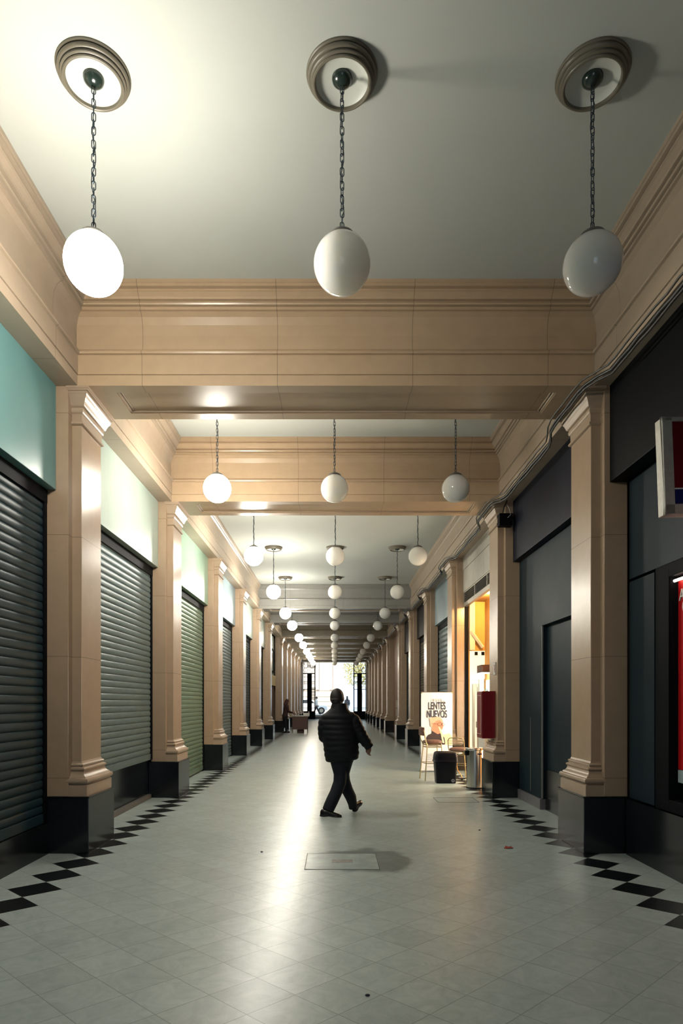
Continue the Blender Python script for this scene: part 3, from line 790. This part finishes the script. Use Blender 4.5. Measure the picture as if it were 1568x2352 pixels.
st = empty('side_table', (2.44, 12.86, 0), 'small chrome side table with curved legs between the bins', 'table')
MB().lathe([(.0, .54), (.15, .54), (.155, .548), (.155, .556), (.15, .562), (.0, .562)], 32).build('table_top', mat('grey_table_top', (.3, .28, .25), rough=.3, metal=.5), st, True)
for k in range(3):
    a = 2 * PI * k / 3 + 3.9
    pts = [(r * math.cos(a), r * math.sin(a), z) for r, z in ((.12, .545), (.05, .52), (.03, .46), (.04, .40), (.03, .30), (.05, .2), (.12, .10), (.14, .02))]
    lg = MB().tube(pts, .011, 8).build('leg', CHROME, st, True)
    MB().lathe([(0, 0), (.018, 0), (.018, .04), (0, .04)], 12, (.14 * math.cos(a), .14 * math.sin(a), 0)).build('foot', RUBBER, lg, True)
MB().tube([(.1 * math.cos(t), .1 * math.sin(t), .13) for t in [2 * PI * k / 24 for k in range(24)]], .008, 6, closed=True).build('ring', CHROME, st, True)

def rrect(hx, hy, r, z, n=6):
    pts = []
    for cx, cy, a0 in ((hx - r, hy - r, 0), (-hx + r, hy - r, PI / 2), (-hx + r, -hy + r, PI), (hx - r, -hy + r, 1.5 * PI)):
        for k in range(n + 1): a = a0 + PI / 2 * k / n; pts.append((cx + r * math.cos(a), cy + r * math.sin(a), z))
    return pts
tb = empty('trash_bin', (2.165, 12.45, 0), 'black plastic trash bin with a domed lid on the floor', 'bin')
MB().quadstrip([rrect(.185, .15, .05, 0), rrect(.19, .155, .05, .01), rrect(.212, .18, .05, .42), rrect(.212, .18, .05, .44)]).build('body', BINBLK, tb, True)
MB().quadstrip([rrect(.232, .195, .05, .415), rrect(.235, .198, .05, .425), rrect(.222, .19, .05, .44), rrect(.218, .185, .05, .50), rrect(.206, .172, .05, .575), rrect(.19, .155, .05, .60), rrect(.165, .13, .05, .612)]).build('lid', BINBLK, tb, True)
o = MB().lathe([(.0, 0), (.034, 0), (.034, .004), (.0, .004)], 24).xf(Matrix.Translation((.125, -.157, .055)) @ Matrix.Rotation(PI / 2, 4, 'X')).build('round_badge', mat('grey_badge', (.22, .24, .30), rough=.5), tb)
o = MB().box(.119, .126, -.164, -.158, .038, .068).box(.126, .136, -.164, -.158, .053, .068).build('badge_mark', BINBLK, tb)
sb = empty('steel_bin', (2.57, 11.66, 0), 'tall cylindrical stainless steel bin against the second right pilaster', 'bin')
MB().lathe([(0, .02), (.15, .02), (.15, .70), (0, .70)], 40).build('body', STEEL, sb, True)
MB().lathe([(0, 0), (.153, 0), (.153, .025), (0, .025)], 40).build('foot_ring', RUBBER, sb, True)
MB().lathe([(0, .70), (.166, .70), (.17, .708), (.17, .735), (.16, .747), (0, .752)], 40).build('lid', CHROME, sb, True)
MB().box(-.19, -.14, -.09, .0, .61, .70).build('handle', BINBLK, sb, bevel=.008)
MB().box(.02, .10, -.155, -.135, .63, .65).build('slot', BINBLK, sb)

# ------------------------------------------------------------------ floor items
ht = empty('floor_hatch', (.055, 6.32, 0), 'square stone access hatch set in the floor tiles', 'floor hatch')
f = MB()
for a, b, c, d in ((-.36, .36, -.315, -.308), (-.36, .36, .308, .315), (-.36, -.353, -.315, .315), (.353, .36, -.315, .315)): f.box(a, b, c, d, -.01, .0025)
f.build('frame', mat('dark_hatch_gap', (.06, .055, .05), rough=.7), ht)
MB().box(-.353, .353, -.308, .308, -.01, .002).build('slab', mat('hatch_marble', (.37, .43, .415), rough=.27, spec=.32, var=.15, vscale=5), ht)
MB().box(-.10, .11, -.06, .06, -.005, .003).build('handle_recess', mat('dull_metal_recess', (.16, .15, .13), rough=.5, metal=.3, var=.3, vscale=30), ht)
ht = empty('floor_hatch', (1.95, 10.25, 0), 'thin-lined access hatch in the floor below the bins', 'floor hatch')
f = MB()
for a, b, c, d in ((-.33, .33, -.25, -.243), (-.33, .33, .243, .25), (-.33, -.323, -.25, .25), (.323, .33, -.25, .25)): f.box(a, b, c, d, -.01, .002)
f.build('frame', MATS['dark_hatch_gap'], ht)
mb = MB(); pts = [(-.05, -.02, .004), (-.02, .025, .02), (.015, .01, .006), (.04, .03, .016), (.055, -.01, .003), (.02, -.03, .012), (-.015, -.025, .004)]
mb.v = [(x, y, z) for x, y, z in pts] + [(x, y, z + .003) for x, y, z in pts] + [(0, 0, .016), (0, 0, .019)]
for i in range(7):
    k = (i + 1) % 7; mb.f += [(i, k, 14), (7 + k, 7 + i, 15), (i, 7 + i, 7 + k, k)]
o = mb.build('dry_leaf', mat('red_leaf', (.30, .03, .015), rough=.7), None, loc=(1.87, 6.87, 0)); tag(o, 'crumpled red leaf on the floor, right of the hatch', 'leaf')
for x, y, l in ((1.78, 7.83, 'tiny dark crumb on the floor beyond the red leaf'), (.16, 3.43, 'tiny dark crumb on the near floor at the bottom'), (-.79, 6.7, 'tiny dark crumb on the floor left of the hatch')):
    o = MB().sphere((0, 0, .005), .014, .008, .006, 8, 6).build('crumb', INK, None, loc=(x, y, 0)); tag(o, l, 'crumb')

# ------------------------------------------------------------------ people
SKIN = mat('skin', (.26, .15, .11), rough=.5)
HAIR = mat('dark_hair', (.02, .015, .015), rough=.6)
JACK = mat('black_quilted_jacket', (.005, .006, .010), rough=.6, spec=.25)
JEAN = mat('dark_trousers', (.013, .016, .022), rough=.8, spec=.25)
SHOE = mat('black_leather', (.008, .008, .008), rough=.25)
def ellring(cx, cy, z, rx, ry, n=32, tilt=0.0, pw=1.0):
    return [(cx + rx * math.cos(2 * PI * k / n), cy + ry * math.sin(2 * PI * k / n), z + tilt * math.cos(2 * PI * k / n)) for k in range(n)]
def hand(mb, wrist, d, side_v, s=1.0, curl=.6):
    """palm and five fingers; d = direction of the fingers, side_v = thumb side"""
    w_ = Vector(wrist); d = Vector(d).normalized(); t = Vector(side_v); t = (t - d * t.dot(d)).normalized(); nrm = d.cross(t)
    p = [w_ + t * a * s + d * b * s for a, b in ((0, -.03), (0, .0), (0, .045), (0, .09))]
    mb.tube(p, [.026 * s, .028 * s, .040 * s, .036 * s], 12, flat=(1.0, 1.0))
    for i, (o_, L_) in enumerate(((.030, .070), (.010, .078), (-.010, .072), (-.030, .056))):
        b = w_ + t * o_ * s + d * .085 * s; pts = [b]; ang = .25 * curl
        for sl in (.45, .32, .23):
            ang += curl * .55
            dd = d * math.cos(ang) + nrm * math.sin(ang)
            pts.append(pts[-1] + dd * L_ * sl * s)
        mb.tube(pts, [.0105 * s, .0098 * s, .009 * s, .0075 * s], 8)
    b = w_ + t * .028 * s + d * .02 * s
    mb.tube([b, b + (t * .028 + d * .022) * s, b + (t * .036 + d * .052) * s + nrm * .008 * s, b + (t * .030 + d * .078) * s + nrm * .018 * s], [.014 * s, .012 * s, .011 * s, .008 * s], 8)
def head_into(mb, c, f, s=1.0):
    c = Vector(c); f = Vector(f).normalized(); up = Vector((0, 0, 1)); r = f.cross(up).normalized()
    rot = Matrix((r, f, up)).transposed()
    mb.sphere(c, .078 * s, .098 * s, .112 * s, 28, 18, rot)
    mb.sphere(c + f * .03 * s - up * .055 * s, .058 * s, .068 * s, .066 * s, 20, 12, rot)
    mb.sphere(c + f * .104 * s - up * .018 * s, .013 * s, .02 * s, .024 * s, 10, 8, rot)
    mb.sphere(c + f * .088 * s - up * .062 * s, .026 * s, .012 * s, .010 * s, 10, 8, rot)
    mb.sphere(c + f * .085 * s + up * .012 * s, .05 * s, .014 * s, .012 * s, 12, 8, rot)
    for q in (-1, 1): mb.sphere(c + r * q * .080 * s - up * .012 * s - f * .005 * s, .012 * s, .022 * s, .034 * s, 10, 8, rot)

# the walking man
man_head = Vector((.022, 8.93, 1.648))
fdir = Vector((.35, 1, 0))
b = MB(); head_into(b, man_head, fdir, 1.16)
b.tube([(.04, 8.92, 1.40), (.038, 8.92, 1.50), (.026, 8.92, 1.58)], [.09, .066, .062], 16)
b.quadstrip([ellring(.07, 8.9, z, rx, ry) for z, rx, ry in ((.80, .15, .11), (.95, .165, .12), (1.1, .16, .12), (1.25, .175, .125), (1.36, .19, .12), (1.43, .13, .09))])
b.tube([(.03, 8.9, .88), (.055, 8.86, .47), (-.12, 8.74, .10)], [.085, .06, .042], 14)
b.tube([(.13, 8.9, .88), (.115, 9.0, .47), (.245, 9.13, .09)], [.085, .06, .042], 14)
b.tube([(.22, 8.9, 1.38), (.355, 8.9, 1.15), (.47, 8.94, .965)], [.05, .042, .028], 12)
b.tube([(-.15, 8.9, 1.37), (-.19, 8.93, 1.10), (-.06, 9.16, 1.06)], [.05, .042, .028], 12)
hand(b, (.478, 8.945, .955), (-.25, .1, -1), (-.55, .8, 0), 1.0, .9)
hand(b, (-.055, 9.165, 1.06), (1, .35, -.1), (0, .2, 1), 1.0, .8)
b.sphere((-.09, 8.722, .05), .09, .024, .024, 14, 8); b.sphere((.292, 9.165, .075), .022, .03, .014, 14, 8)
man = put('person', remesh(b, .0075, 3, .4, 'person', SKIN))
tag(man, 'man in a black quilted jacket and dark trousers walking away, seen from behind', 'person')
h = MB(); r_ = fdir.normalized().cross(Vector((0, 0, 1))).normalized(); rot = Matrix((r_, fdir.normalized(), Vector((0, 0, 1)))).transposed()
h.sphere(man_head + Vector((0, 0, .014)) - fdir.normalized() * .012, .097, .112, .124, 28, 18, rot)
h.tube([man_head - fdir.normalized() * .06 - Vector((0, 0, .01)), man_head - fdir.normalized() * .055 - Vector((0, 0, .075))], [.078, .066], 18)
hm = remesh(h, .008, 3, .4, 'hair', HAIR); put('hair', hm, man)
j = MB(); rings = []
def lerp_tab(tab, z):
    for (a, b_) in zip(tab, tab[1:]):
        if a[0] >= z >= b_[0]:
            t = (a[0] - z) / (a[0] - b_[0]); return [p + (q - p) * t for p, q in zip(a[1:], b_[1:])]
    return list(tab[-1][1:])
TAB = [(1.575, .050, .112, .11), (1.50, .048, .132, .125), (1.455, .040, .175, .135), (1.41, .032, .225, .145), (1.36, .030, .250, .155), (1.28, .030, .258, .17), (1.15, .045, .258, .185), (1.04, .066, .250, .19),
       (.95, .076, .248, .19), (.88, .084, .246, .185), (.82, .088, .243, .18), (.775, .088, .225, .165), (.752, .088, .19, .14)]
z = 1.575
while z > .752:
    cx, rx, ry = lerp_tab(TAB, z)
    q = .010 * abs(math.sin(PI * (z - .75) / .075)) if z < 1.42 else 0
    rings.append(ellring(cx, 8.9, z, rx - .008 + q, ry - .008 + q, 40, tilt=.018 * (1 if z < 1.0 else 0)))
    z -= .0125
j.quadstrip(rings)
def sleeve(pts, rad):
    P = []; R_ = []
    for (p, q, r0, r1) in zip(pts, pts[1:], rad, rad[1:]):
        p, q = Vector(p), Vector(q); n = max(2, int((q - p).length / .012))
        for k in range(n): t = k / n; P.append(p.lerp(q, t)); R_.append(r0 + (r1 - r0) * t)
    P.append(Vector(pts[-1])); R_.append(rad[-1])
    L_ = 0; out = []
    for i in range(len(P)):
        if i: L_ += (P[i] - P[i - 1]).length
        out.append(R_[i] - .004 + .009 * abs(math.sin(PI * L_ / .07)))
    j.tube(P, out, 20)
sleeve([(.17, 8.9, 1.37), (.245, 8.9, 1.33), (.315, 8.9, 1.20), (.36, 8.9, 1.12), (.43, 8.92, 1.02), (.478, 8.945, .955)], [.10, .10, .092, .086, .074, .062])
sleeve([(-.09, 8.9, 1.37), (-.145, 8.9, 1.30), (-.165, 8.9, 1.20), (-.16, 8.94, 1.10), (-.10, 9.06, 1.06), (-.04, 9.17, 1.06)], [.10, .10, .088, .084, .072, .060])
jm = remesh(j, .0085, 3, .4, 'jacket', JACK); put('jacket', jm, man)
t = MB()
t.quadstrip([ellring(c, 8.9, z, rx, ry) for z, c, rx, ry in ((1.0, .085, .17, .14), (.86, .09, .175, .145), (.76, .088, .165, .135), (.70, .086, .13, .115))])
t.tube([(.022, 8.90, .86), (.035, 8.89, .74), (.062, 8.88, .58), (.056, 8.86, .46), (.0, 8.82, .32), (-.05, 8.78, .22), (-.088, 8.76, .14), (-.112, 8.745, .085)], [.115, .108, .092, .092, .086, .087, .084, .080], 22)
t.tube([(.145, 8.90, .86), (.135, 8.92, .74), (.105, 8.95, .58), (.118, 8.99, .46), (.165, 9.04, .33), (.218, 9.09, .22), (.243, 9.12, .12), (.250, 9.13, .045)], [.115, .104, .090, .090, .084, .080, .066, .058], 22)
put('trousers', remesh(t, .009, 4, .45, 'trousers', JEAN), man)
def shoe(heel, toe, upv, lift=0.0):
    heel, toe = Vector(heel), Vector(toe); d = (toe - heel); L_ = d.length; d.normalize(); up = Vector(upv); up = (up - d * up.dot(d)).normalized(); sd = d.cross(up)
    rings = []
    for f_, hw, ht_ in ((0, .024, .055), (.05, .034, .075), (.18, .038, .085), (.32, .036, .088), (.45, .038, .070), (.62, .046, .052), (.78, .044, .040), (.9, .034, .030), (.97, .020, .022), (1.0, .008, .014)):
        c = heel + d * L_ * f_
        rings.append([c + sd * hw * math.cos(a) + up * (ht_ * max(0, math.sin(a)) ** .8 if math.sin(a) > 0 else .0) for a in [2 * PI * k / 20 for k in range(20)]])
    m_ = MB().quadstrip(rings)
    sole = MB()
    rs = []
    for f_, hw in ((-.01, .02), (.06, .036), (.2, .039), (.42, .036), (.62, .048), (.8, .045), (.93, .03), (1.01, .01)):
        c = heel + d * L_ * f_
        th = .022 if f_ < .3 else .010
        rs.append([c + sd * hw, c - sd * hw, c - sd * hw - up * th, c + sd * hw - up * th])
    sole.quadstrip(rs)
    o = m_.build('shoe', SHOE, man, True)
    sole.build('sole', RUBBER, o)
shoe((-.215, 8.735, .035), (.082, 8.70, .012), (0, 0, 1))
shoe((.262, 9.12, .024), (.375, 9.30, .135), (-.2, -.55, 1))

def walker(loc, rz, label, top, legs, hairc, h=1.7, stride=.22, hair_long=False, lean=0.0, arm_fwd=False):
    """a standing or walking figure, facing local +y"""
    s = h / 1.75; b = MB()
    hc = Vector((0, .02 + lean, 1.63)); head_into(b, hc, (0, 1, 0))
    b.tube([(0, lean * .7, 1.40), (0, lean, 1.54)], [.07, .052], 14)
    b.quadstrip([ellring(0, lean * (z - .85) / .7, z, rx, ry, 24) for z, rx, ry in ((.80, .14, .11), (.92, .165, .12), (1.08, .15, .11), (1.25, .175, .12), (1.38, .18, .11), (1.45, .10, .08))])
    for q in (-1, 1):
        b.tube([(q * .085, 0, .88), (q * .085, q * stride * .35, .48), (q * .085, q * stride - .03, .09)], [.085, .06, .042], 12)
        b.sphere((q * .085, q * stride + .04, .045), .042, .12, .045, 12, 8)
        if arm_fwd: P = [(q * .19, lean * .75, 1.38), (q * .23, .05 + lean, 1.12), (q * .15, .3 + lean, 1.02)]
        else: P = [(q * .19, lean * .75, 1.38), (q * .23, -q * .06, 1.10), (q * .23, -q * .10 + .05, .86)]
        b.tube(P, [.05, .042, .03], 12)
        d = Vector(P[2]) - Vector(P[1]); hand(b, Vector(P[2]), d, (-q * .3, 1, .2), 1.0, .6)
    root = put('person', remesh(b, .012, 3, .4, 'person', SKIN)); root.location = loc; root.rotation_euler = (0, 0, rz); root.scale = (s, s, s)
    tag(root, label, 'person')
    c = MB(); c.quadstrip([ellring(0, lean * (z - .85) / .7, z, rx, ry, 24) for z, rx, ry in ((.78, .17, .135), (.92, .185, .14), (1.08, .17, .13), (1.25, .19, .135), (1.38, .195, .125), (1.46, .11, .09))])
    for q in (-1, 1):
        if arm_fwd: P = [(q * .17, lean * .75, 1.38), (q * .23, .05 + lean, 1.12), (q * .16, .27 + lean, 1.03)]
        else: P = [(q * .17, lean * .75, 1.38), (q * .23, -q * .06, 1.10), (q * .23, -q * .10 + .04, .90)]
        c.tube(P, [.075, .06, .045], 14)
    put('top', remesh(c, .014, 3, .4, 'top', top), root)
    t_ = MB(); t_.quadstrip([ellring(0, 0, z, rx, ry, 24) for z, rx, ry in ((.95, .165, .13), (.82, .18, .14), (.72, .15, .12))])
    for q in (-1, 1): t_.tube([(q * .085, 0, .86), (q * .085, q * stride * .35, .48), (q * .085, q * stride - .03, .08)], [.10, .075, .06], 14)
    put('trousers', remesh(t_, .014, 3, .4, 'trousers', legs), root)
    hh = MB(); hh.sphere(hc + Vector((0, -.012, .02)), .092, .105, .115, 20, 14)
    if hair_long: hh.tube([hc + Vector((0, -.05, .0)), hc + Vector((0, -.085, -.15)), hc + Vector((0, -.09, -.36))], [.085, .10, .07], 14)
    put('hair', remesh(hh, .014, 3, .4, 'hair', hairc), root)
    for q in (-1, 1):
        MB().sphere((q * .085, q * stride + .045, .05), .05, .13, .05, 14, 10).build('shoe', SHOE, root, True)
    return root
walker((-2.52, 32.0, 0), math.radians(-75), 'woman with long dark hair in dark clothes leaning by the far table', mat('dark_maroon_top', (.045, .018, .016), rough=.8), JEAN, mat('auburn_hair', (.05, .012, .012), rough=.5), 1.72, .08, True, .10, True)
ZST = .36
walker((1.22, 61.0, ZST), 0, 'pedestrian in a grey coat out on the bright street', mat('grey_coat', (.10, .09, .10), rough=.8), mat('pale_trousers', (.3, .28, .28), rough=.8), HAIR, 1.75, .15, True)
walker((-1.72, 60.2, ZST), math.radians(-90), 'pedestrian in a white top striding past the left gate', mat('white_top', (.75, .72, .68), rough=.8), JEAN, HAIR, 1.7, .32)

# far table with its things
ft = empty('display_table', (-1.72, 31.75, 0), 'small table with a dark brown front panel at the far left', 'table')
WOODD = mat('dark_brown_panel', (.10, .045, .035), rough=.5)
MB().box(-.45, .43, -.3, .3, .84, .88).build('table_top', mat('pale_table_top', (.4, .36, .3), rough=.4), ft, bevel=.006)
for x in (-.40, .36):
    for y in (-.27, .27): MB().tube([(x, y, 0), (x, y, .84)], .016, 8).build('leg', CHROME, ft, True)
MB().box(-.38, .38, -.285, -.27, .2, .82).build('front_panel', WOODD, ft)
o = empty('carton', (-1.45, 31.8, .88), 'pale carton on the right end of the far table', 'box')
MB().box(-.13, .1, -.1, .1, 0, .14).build('carton_body', WHITE, o)
o = MB().lathe([(0, 0), (.04, 0), (.04, .13), (.015, .17), (.015, .22), (0, .22)], 14).build('bottle', WHITE, None, True, loc=(-1.30, 31.65, .88)); tag(o, 'white bottle beside the carton on the far table', 'bottle')
o = empty('shopping_bag', (-1.72, 31.85, 0), 'dark bag on the floor beneath the far table', 'bag')
MB().quadstrip([rrect(.17, .1, .04, 0), rrect(.18, .1, .04, .15), rrect(.12, .05, .03, .24)]).build('bag_body', WOODD, o, True)
MB().tube([(-.08, 0, .22), (-.05, 0, .30), (.05, 0, .30), (.08, 0, .22)], .008, 6).build('handle', WOODD, o, True)

# ------------------------------------------------------------------ far gates and end opening
def gate(side, label):
    g = empty('metal_gate', (side * 2.30, YEND - .2, 0), label, 'gate', 'glazed metal gates at the street end')
    x0, x1 = -.60, .58
    q = MB()
    for a in (x0, x1 - .09): q.box(a, a + .09, -.04, .04, .0, 5.2)
    q.box(x0, x1, -.04, .04, 4.06, 4.15).build('frame', IRON, g)
    MB().box(x0 + .09, x1 - .09, -.035, .035, 0, .72).build('kick_plate', IRON, g)
    MB().box(-.16 if side < 0 else -.26, .26 if side < 0 else .16, -.03, .03, .72, 4.06).build('centre_panel', IRON, g)
    for z in (3.80, 3.38, 3.28, 3.18, 2.68, 1.04, .92):
        MB().box(x0 + .09, x1 - .09, -.03, .03, z - .018 * (2 if z == 2.68 else 1), z + .018).build('rail', IRON, g)
    q = MB()
    for cx, cz in ((-.30, 4.42), (.0, 4.60), (.30, 4.42), (-.30, 4.80), (.30, 4.80), (0, 4.98), (0, 4.24)):
        q.tube([(cx + .2 * math.cos(t), 0, cz + .2 * math.sin(t)) for t in [PI / 3 * k for k in range(6)]], .014, 4, closed=True)
    q.build('transom_lattice', IRON, g)
    return g
gate(-1, 'open dark metal gate left of the bright street exit'); gate(1, 'open dark metal gate right of the bright street exit')
struct('door_end', MB().box(-3.45, 3.45, YEND, YEND + .4, 5.12, 6.3).box(-3.45, -2.93, YEND, YEND + .4, 0, 5.2).box(2.93, 3.45, YEND, YEND + .4, 0, 5.2), STONE)
struct('threshold_step', MB().box(-3.3, 3.3, YEND + .1, YEND + .6, -.2, .2), mat('dark_step', (.05, .05, .055), rough=.5))

# ------------------------------------------------------------------ street outside
struct('street', MB().box(-25, 25, YEND + .6, 95, -.2, ZST), mat('pale_street', (.55, .52, .48), rough=.8, var=.1))
FAC = mat('pink_cream_facade', (.72, .58, .47), rough=.8, var=.06, vscale=.6)
bd = empty('building', (-4, 74, ZST), 'pale pink stone building across the bright street', 'building')
MB().box(-14, 4.4, 0, 6, 0, 14).build('wall', FAC, bd)
for x in (-2.2, .3, 2.0, 3.6):
    MB().box(x - .16, x + .16, -.25, 0, 2.6, 13).build('pilaster', FAC, bd)
for z in (.7, 1.25, 1.8, 2.5): MB().box(-14, 4.4, -.08, 0, z, z + .07).build('string_course', mat('course_%d' % int(z * 100), (.55, .40, .30), rough=.8), bd)
for x, z0, z1 in ((1.3, .6, 2.9), (-1.0, 4.4, 6.6), (1.3, 5.2, 8.2), (-4.5, 1.0, 3.2)):
    w_ = MB().box(x - .5, x + .5, -.06, .0, z0, z1).build('window', mat('window_dark_%d_%d' % (int(x * 10), int(z0 * 10)), (.20, .17, .14), rough=.3), bd)
    q = MB().box(x - .02, x + .02, -.09, -.06, z0, z1)
    for k in range(1, 3): q.box(x - .5, x + .5, -.09, -.06, z0 + (z1 - z0) * k / 3 - .02, z0 + (z1 - z0) * k / 3 + .02)
    q.build('glazing_bar', FAC, w_)
def tree(loc, h, r, label, seed, n=2600):
    rd = random.Random(seed); t = empty('street_tree', loc, label, 'tree')
    tk = MB().tube([(0, 0, 0), (.05, 0, h * .3), (-.05, .1, h * .55), (0, 0, h * .75)], [.14, .12, .10, .06], 10)
    for k in range(5):
        a = 2 * PI * k / 5 + .4; tk.tube([(0, 0, h * (.45 + .05 * k)), (.5 * r * math.cos(a), .5 * r * math.sin(a), h * (.62 + .05 * k)), (.9 * r * math.cos(a), .9 * r * math.sin(a), h * (.72 + .05 * k))], [.05, .035, .015], 6)
    tk.build('trunk', TRUNK, t, True)
    lf = MB()
    for _ in range(n):
        while True:
            p = Vector((rd.uniform(-1, 1), rd.uniform(-1, 1), rd.uniform(-1, 1)))
            if p.length < 1 and noise.noise(p * 2.2 + Vector((seed, 0, 0))) > -.12: break
        c = Vector((p.x * r, p.y * r, h * .72 + p.z * h * .36)); s = rd.uniform(.06, .13)
        a = Vector((rd.gauss(0, 1), rd.gauss(0, 1), rd.gauss(0, 1))).normalized(); b = a.orthogonal().normalized()
        i = len(lf.v); lf.v += [c - a * s, c + b * s * .5, c + a * s, c - b * s * .5]; lf.f.append((i, i + 1, i + 2, i + 3))
    me = bpy.data.meshes.new('foliage'); me.from_pydata(lf.v, [], lf.f); me.materials.append(mat('yellow_leaves_%d' % seed, (.50, .42, .13), rough=.7, var=.3, vscale=3)); put('foliage', me, t)
    return t
tree((2.7, 65, ZST), 6.6, 1.9, 'yellow-leaved street tree beyond the right gate', 4)
tree((6.2, 70, ZST), 8.0, 2.6, 'larger tree further right across the street', 9, 1500)
car = empty('car', (-2.55, 63.5, ZST), 'white car parked on the street behind the left gate', 'car')
prof = [(-2.1, .35), (-2.15, .75), (-1.95, .95), (-1.3, 1.02), (-.8, 1.42), (.2, 1.47), (.75, 1.05), (1.55, .92), (1.8, .75), (1.85, .35)]
CARW = mat('white_car_paint', (.8, .8, .8), rough=.2, coat=.5)
q = MB(); q.quadstrip([[(x, -.78, z) for x, z in prof], [(x * 1.0, -.86, .35 + (z - .35) * .92) for x, z in prof], [(x, .86, .35 + (z - .35) * .92) for x, z in prof], [(x, .78, z) for x, z in prof]])
MB().prism(prof, 'Y', -.84, .84).build('body', CARW, car, True, bevel=.05)
MB().prism([(-.95, 1.05), (-.7, 1.38), (.15, 1.42), (.62, 1.06)], 'Y', -.85, .85).build('side_glass', mat('car_glass', (.03, .035, .04), rough=.1), car)
for x in (-1.35, 1.25):
    for y in (-.80, .80):
        wh = MB().lathe([(.0, -.1), (.30, -.1), (.33, -.07), (.33, .07), (.30, .1), (.0, .1)], 24).xf(Matrix.Translation((x, y, .33)) @ Matrix.Rotation(PI / 2, 4, 'X')).build('wheel', RUBBER, car, True)
        MB().lathe([(.0, -.02), (.19, -.02), (.19, .02), (.0, .02)], 16).xf(Matrix.Translation((x, y + math.copysign(.1, y), .33)) @ Matrix.Rotation(PI / 2, 4, 'X')).build('hub', ALU, wh, True)

# ------------------------------------------------------------------ light
wd = bpy.data.worlds.new('world'); S.world = wd; wd.use_nodes = True
bg = wd.node_tree.nodes['Background']; bg.inputs['Color'].default_value = (.62, .82, 1.0, 1); bg.inputs['Strength'].default_value = 2.0
sun = bpy.data.lights.new('sun', 'SUN'); sun.energy = 6.5; sun.angle = .05; sun.color = (1, .93, .8)
so = bpy.data.objects.new('sun', sun); COL.objects.link(so); so.rotation_euler = (math.radians(48), 0, math.radians(-18))

# ------------------------------------------------------------------ camera and view
cd = bpy.data.cameras.new('camera'); cam = bpy.data.objects.new('camera', cd); COL.objects.link(cam)
cam.location = (-.02, 0, 1.6); cam.rotation_euler = (PI / 2, 0, 0)
cd.sensor_fit = 'HORIZONTAL'; cd.sensor_width = 36; cd.lens = 36 * 1450 / 1568
cd.shift_x = (784 - 767.5) / 1568; cd.shift_y = (1611 - 1176) / 1568
cd.clip_start = .05; cd.clip_end = 300
S.camera = cam
S.cycles.use_denoising = True
S.cycles.max_bounces = 8; S.cycles.diffuse_bounces = 1; S.cycles.glossy_bounces = 4
S.cycles.sample_clamp_indirect = 8
S.view_settings.view_transform = 'Standard'; S.view_settings.look = 'None'; S.view_settings.gamma = 1
S.view_settings.use_curve_mapping = False
S.view_settings.exposure = 0.14
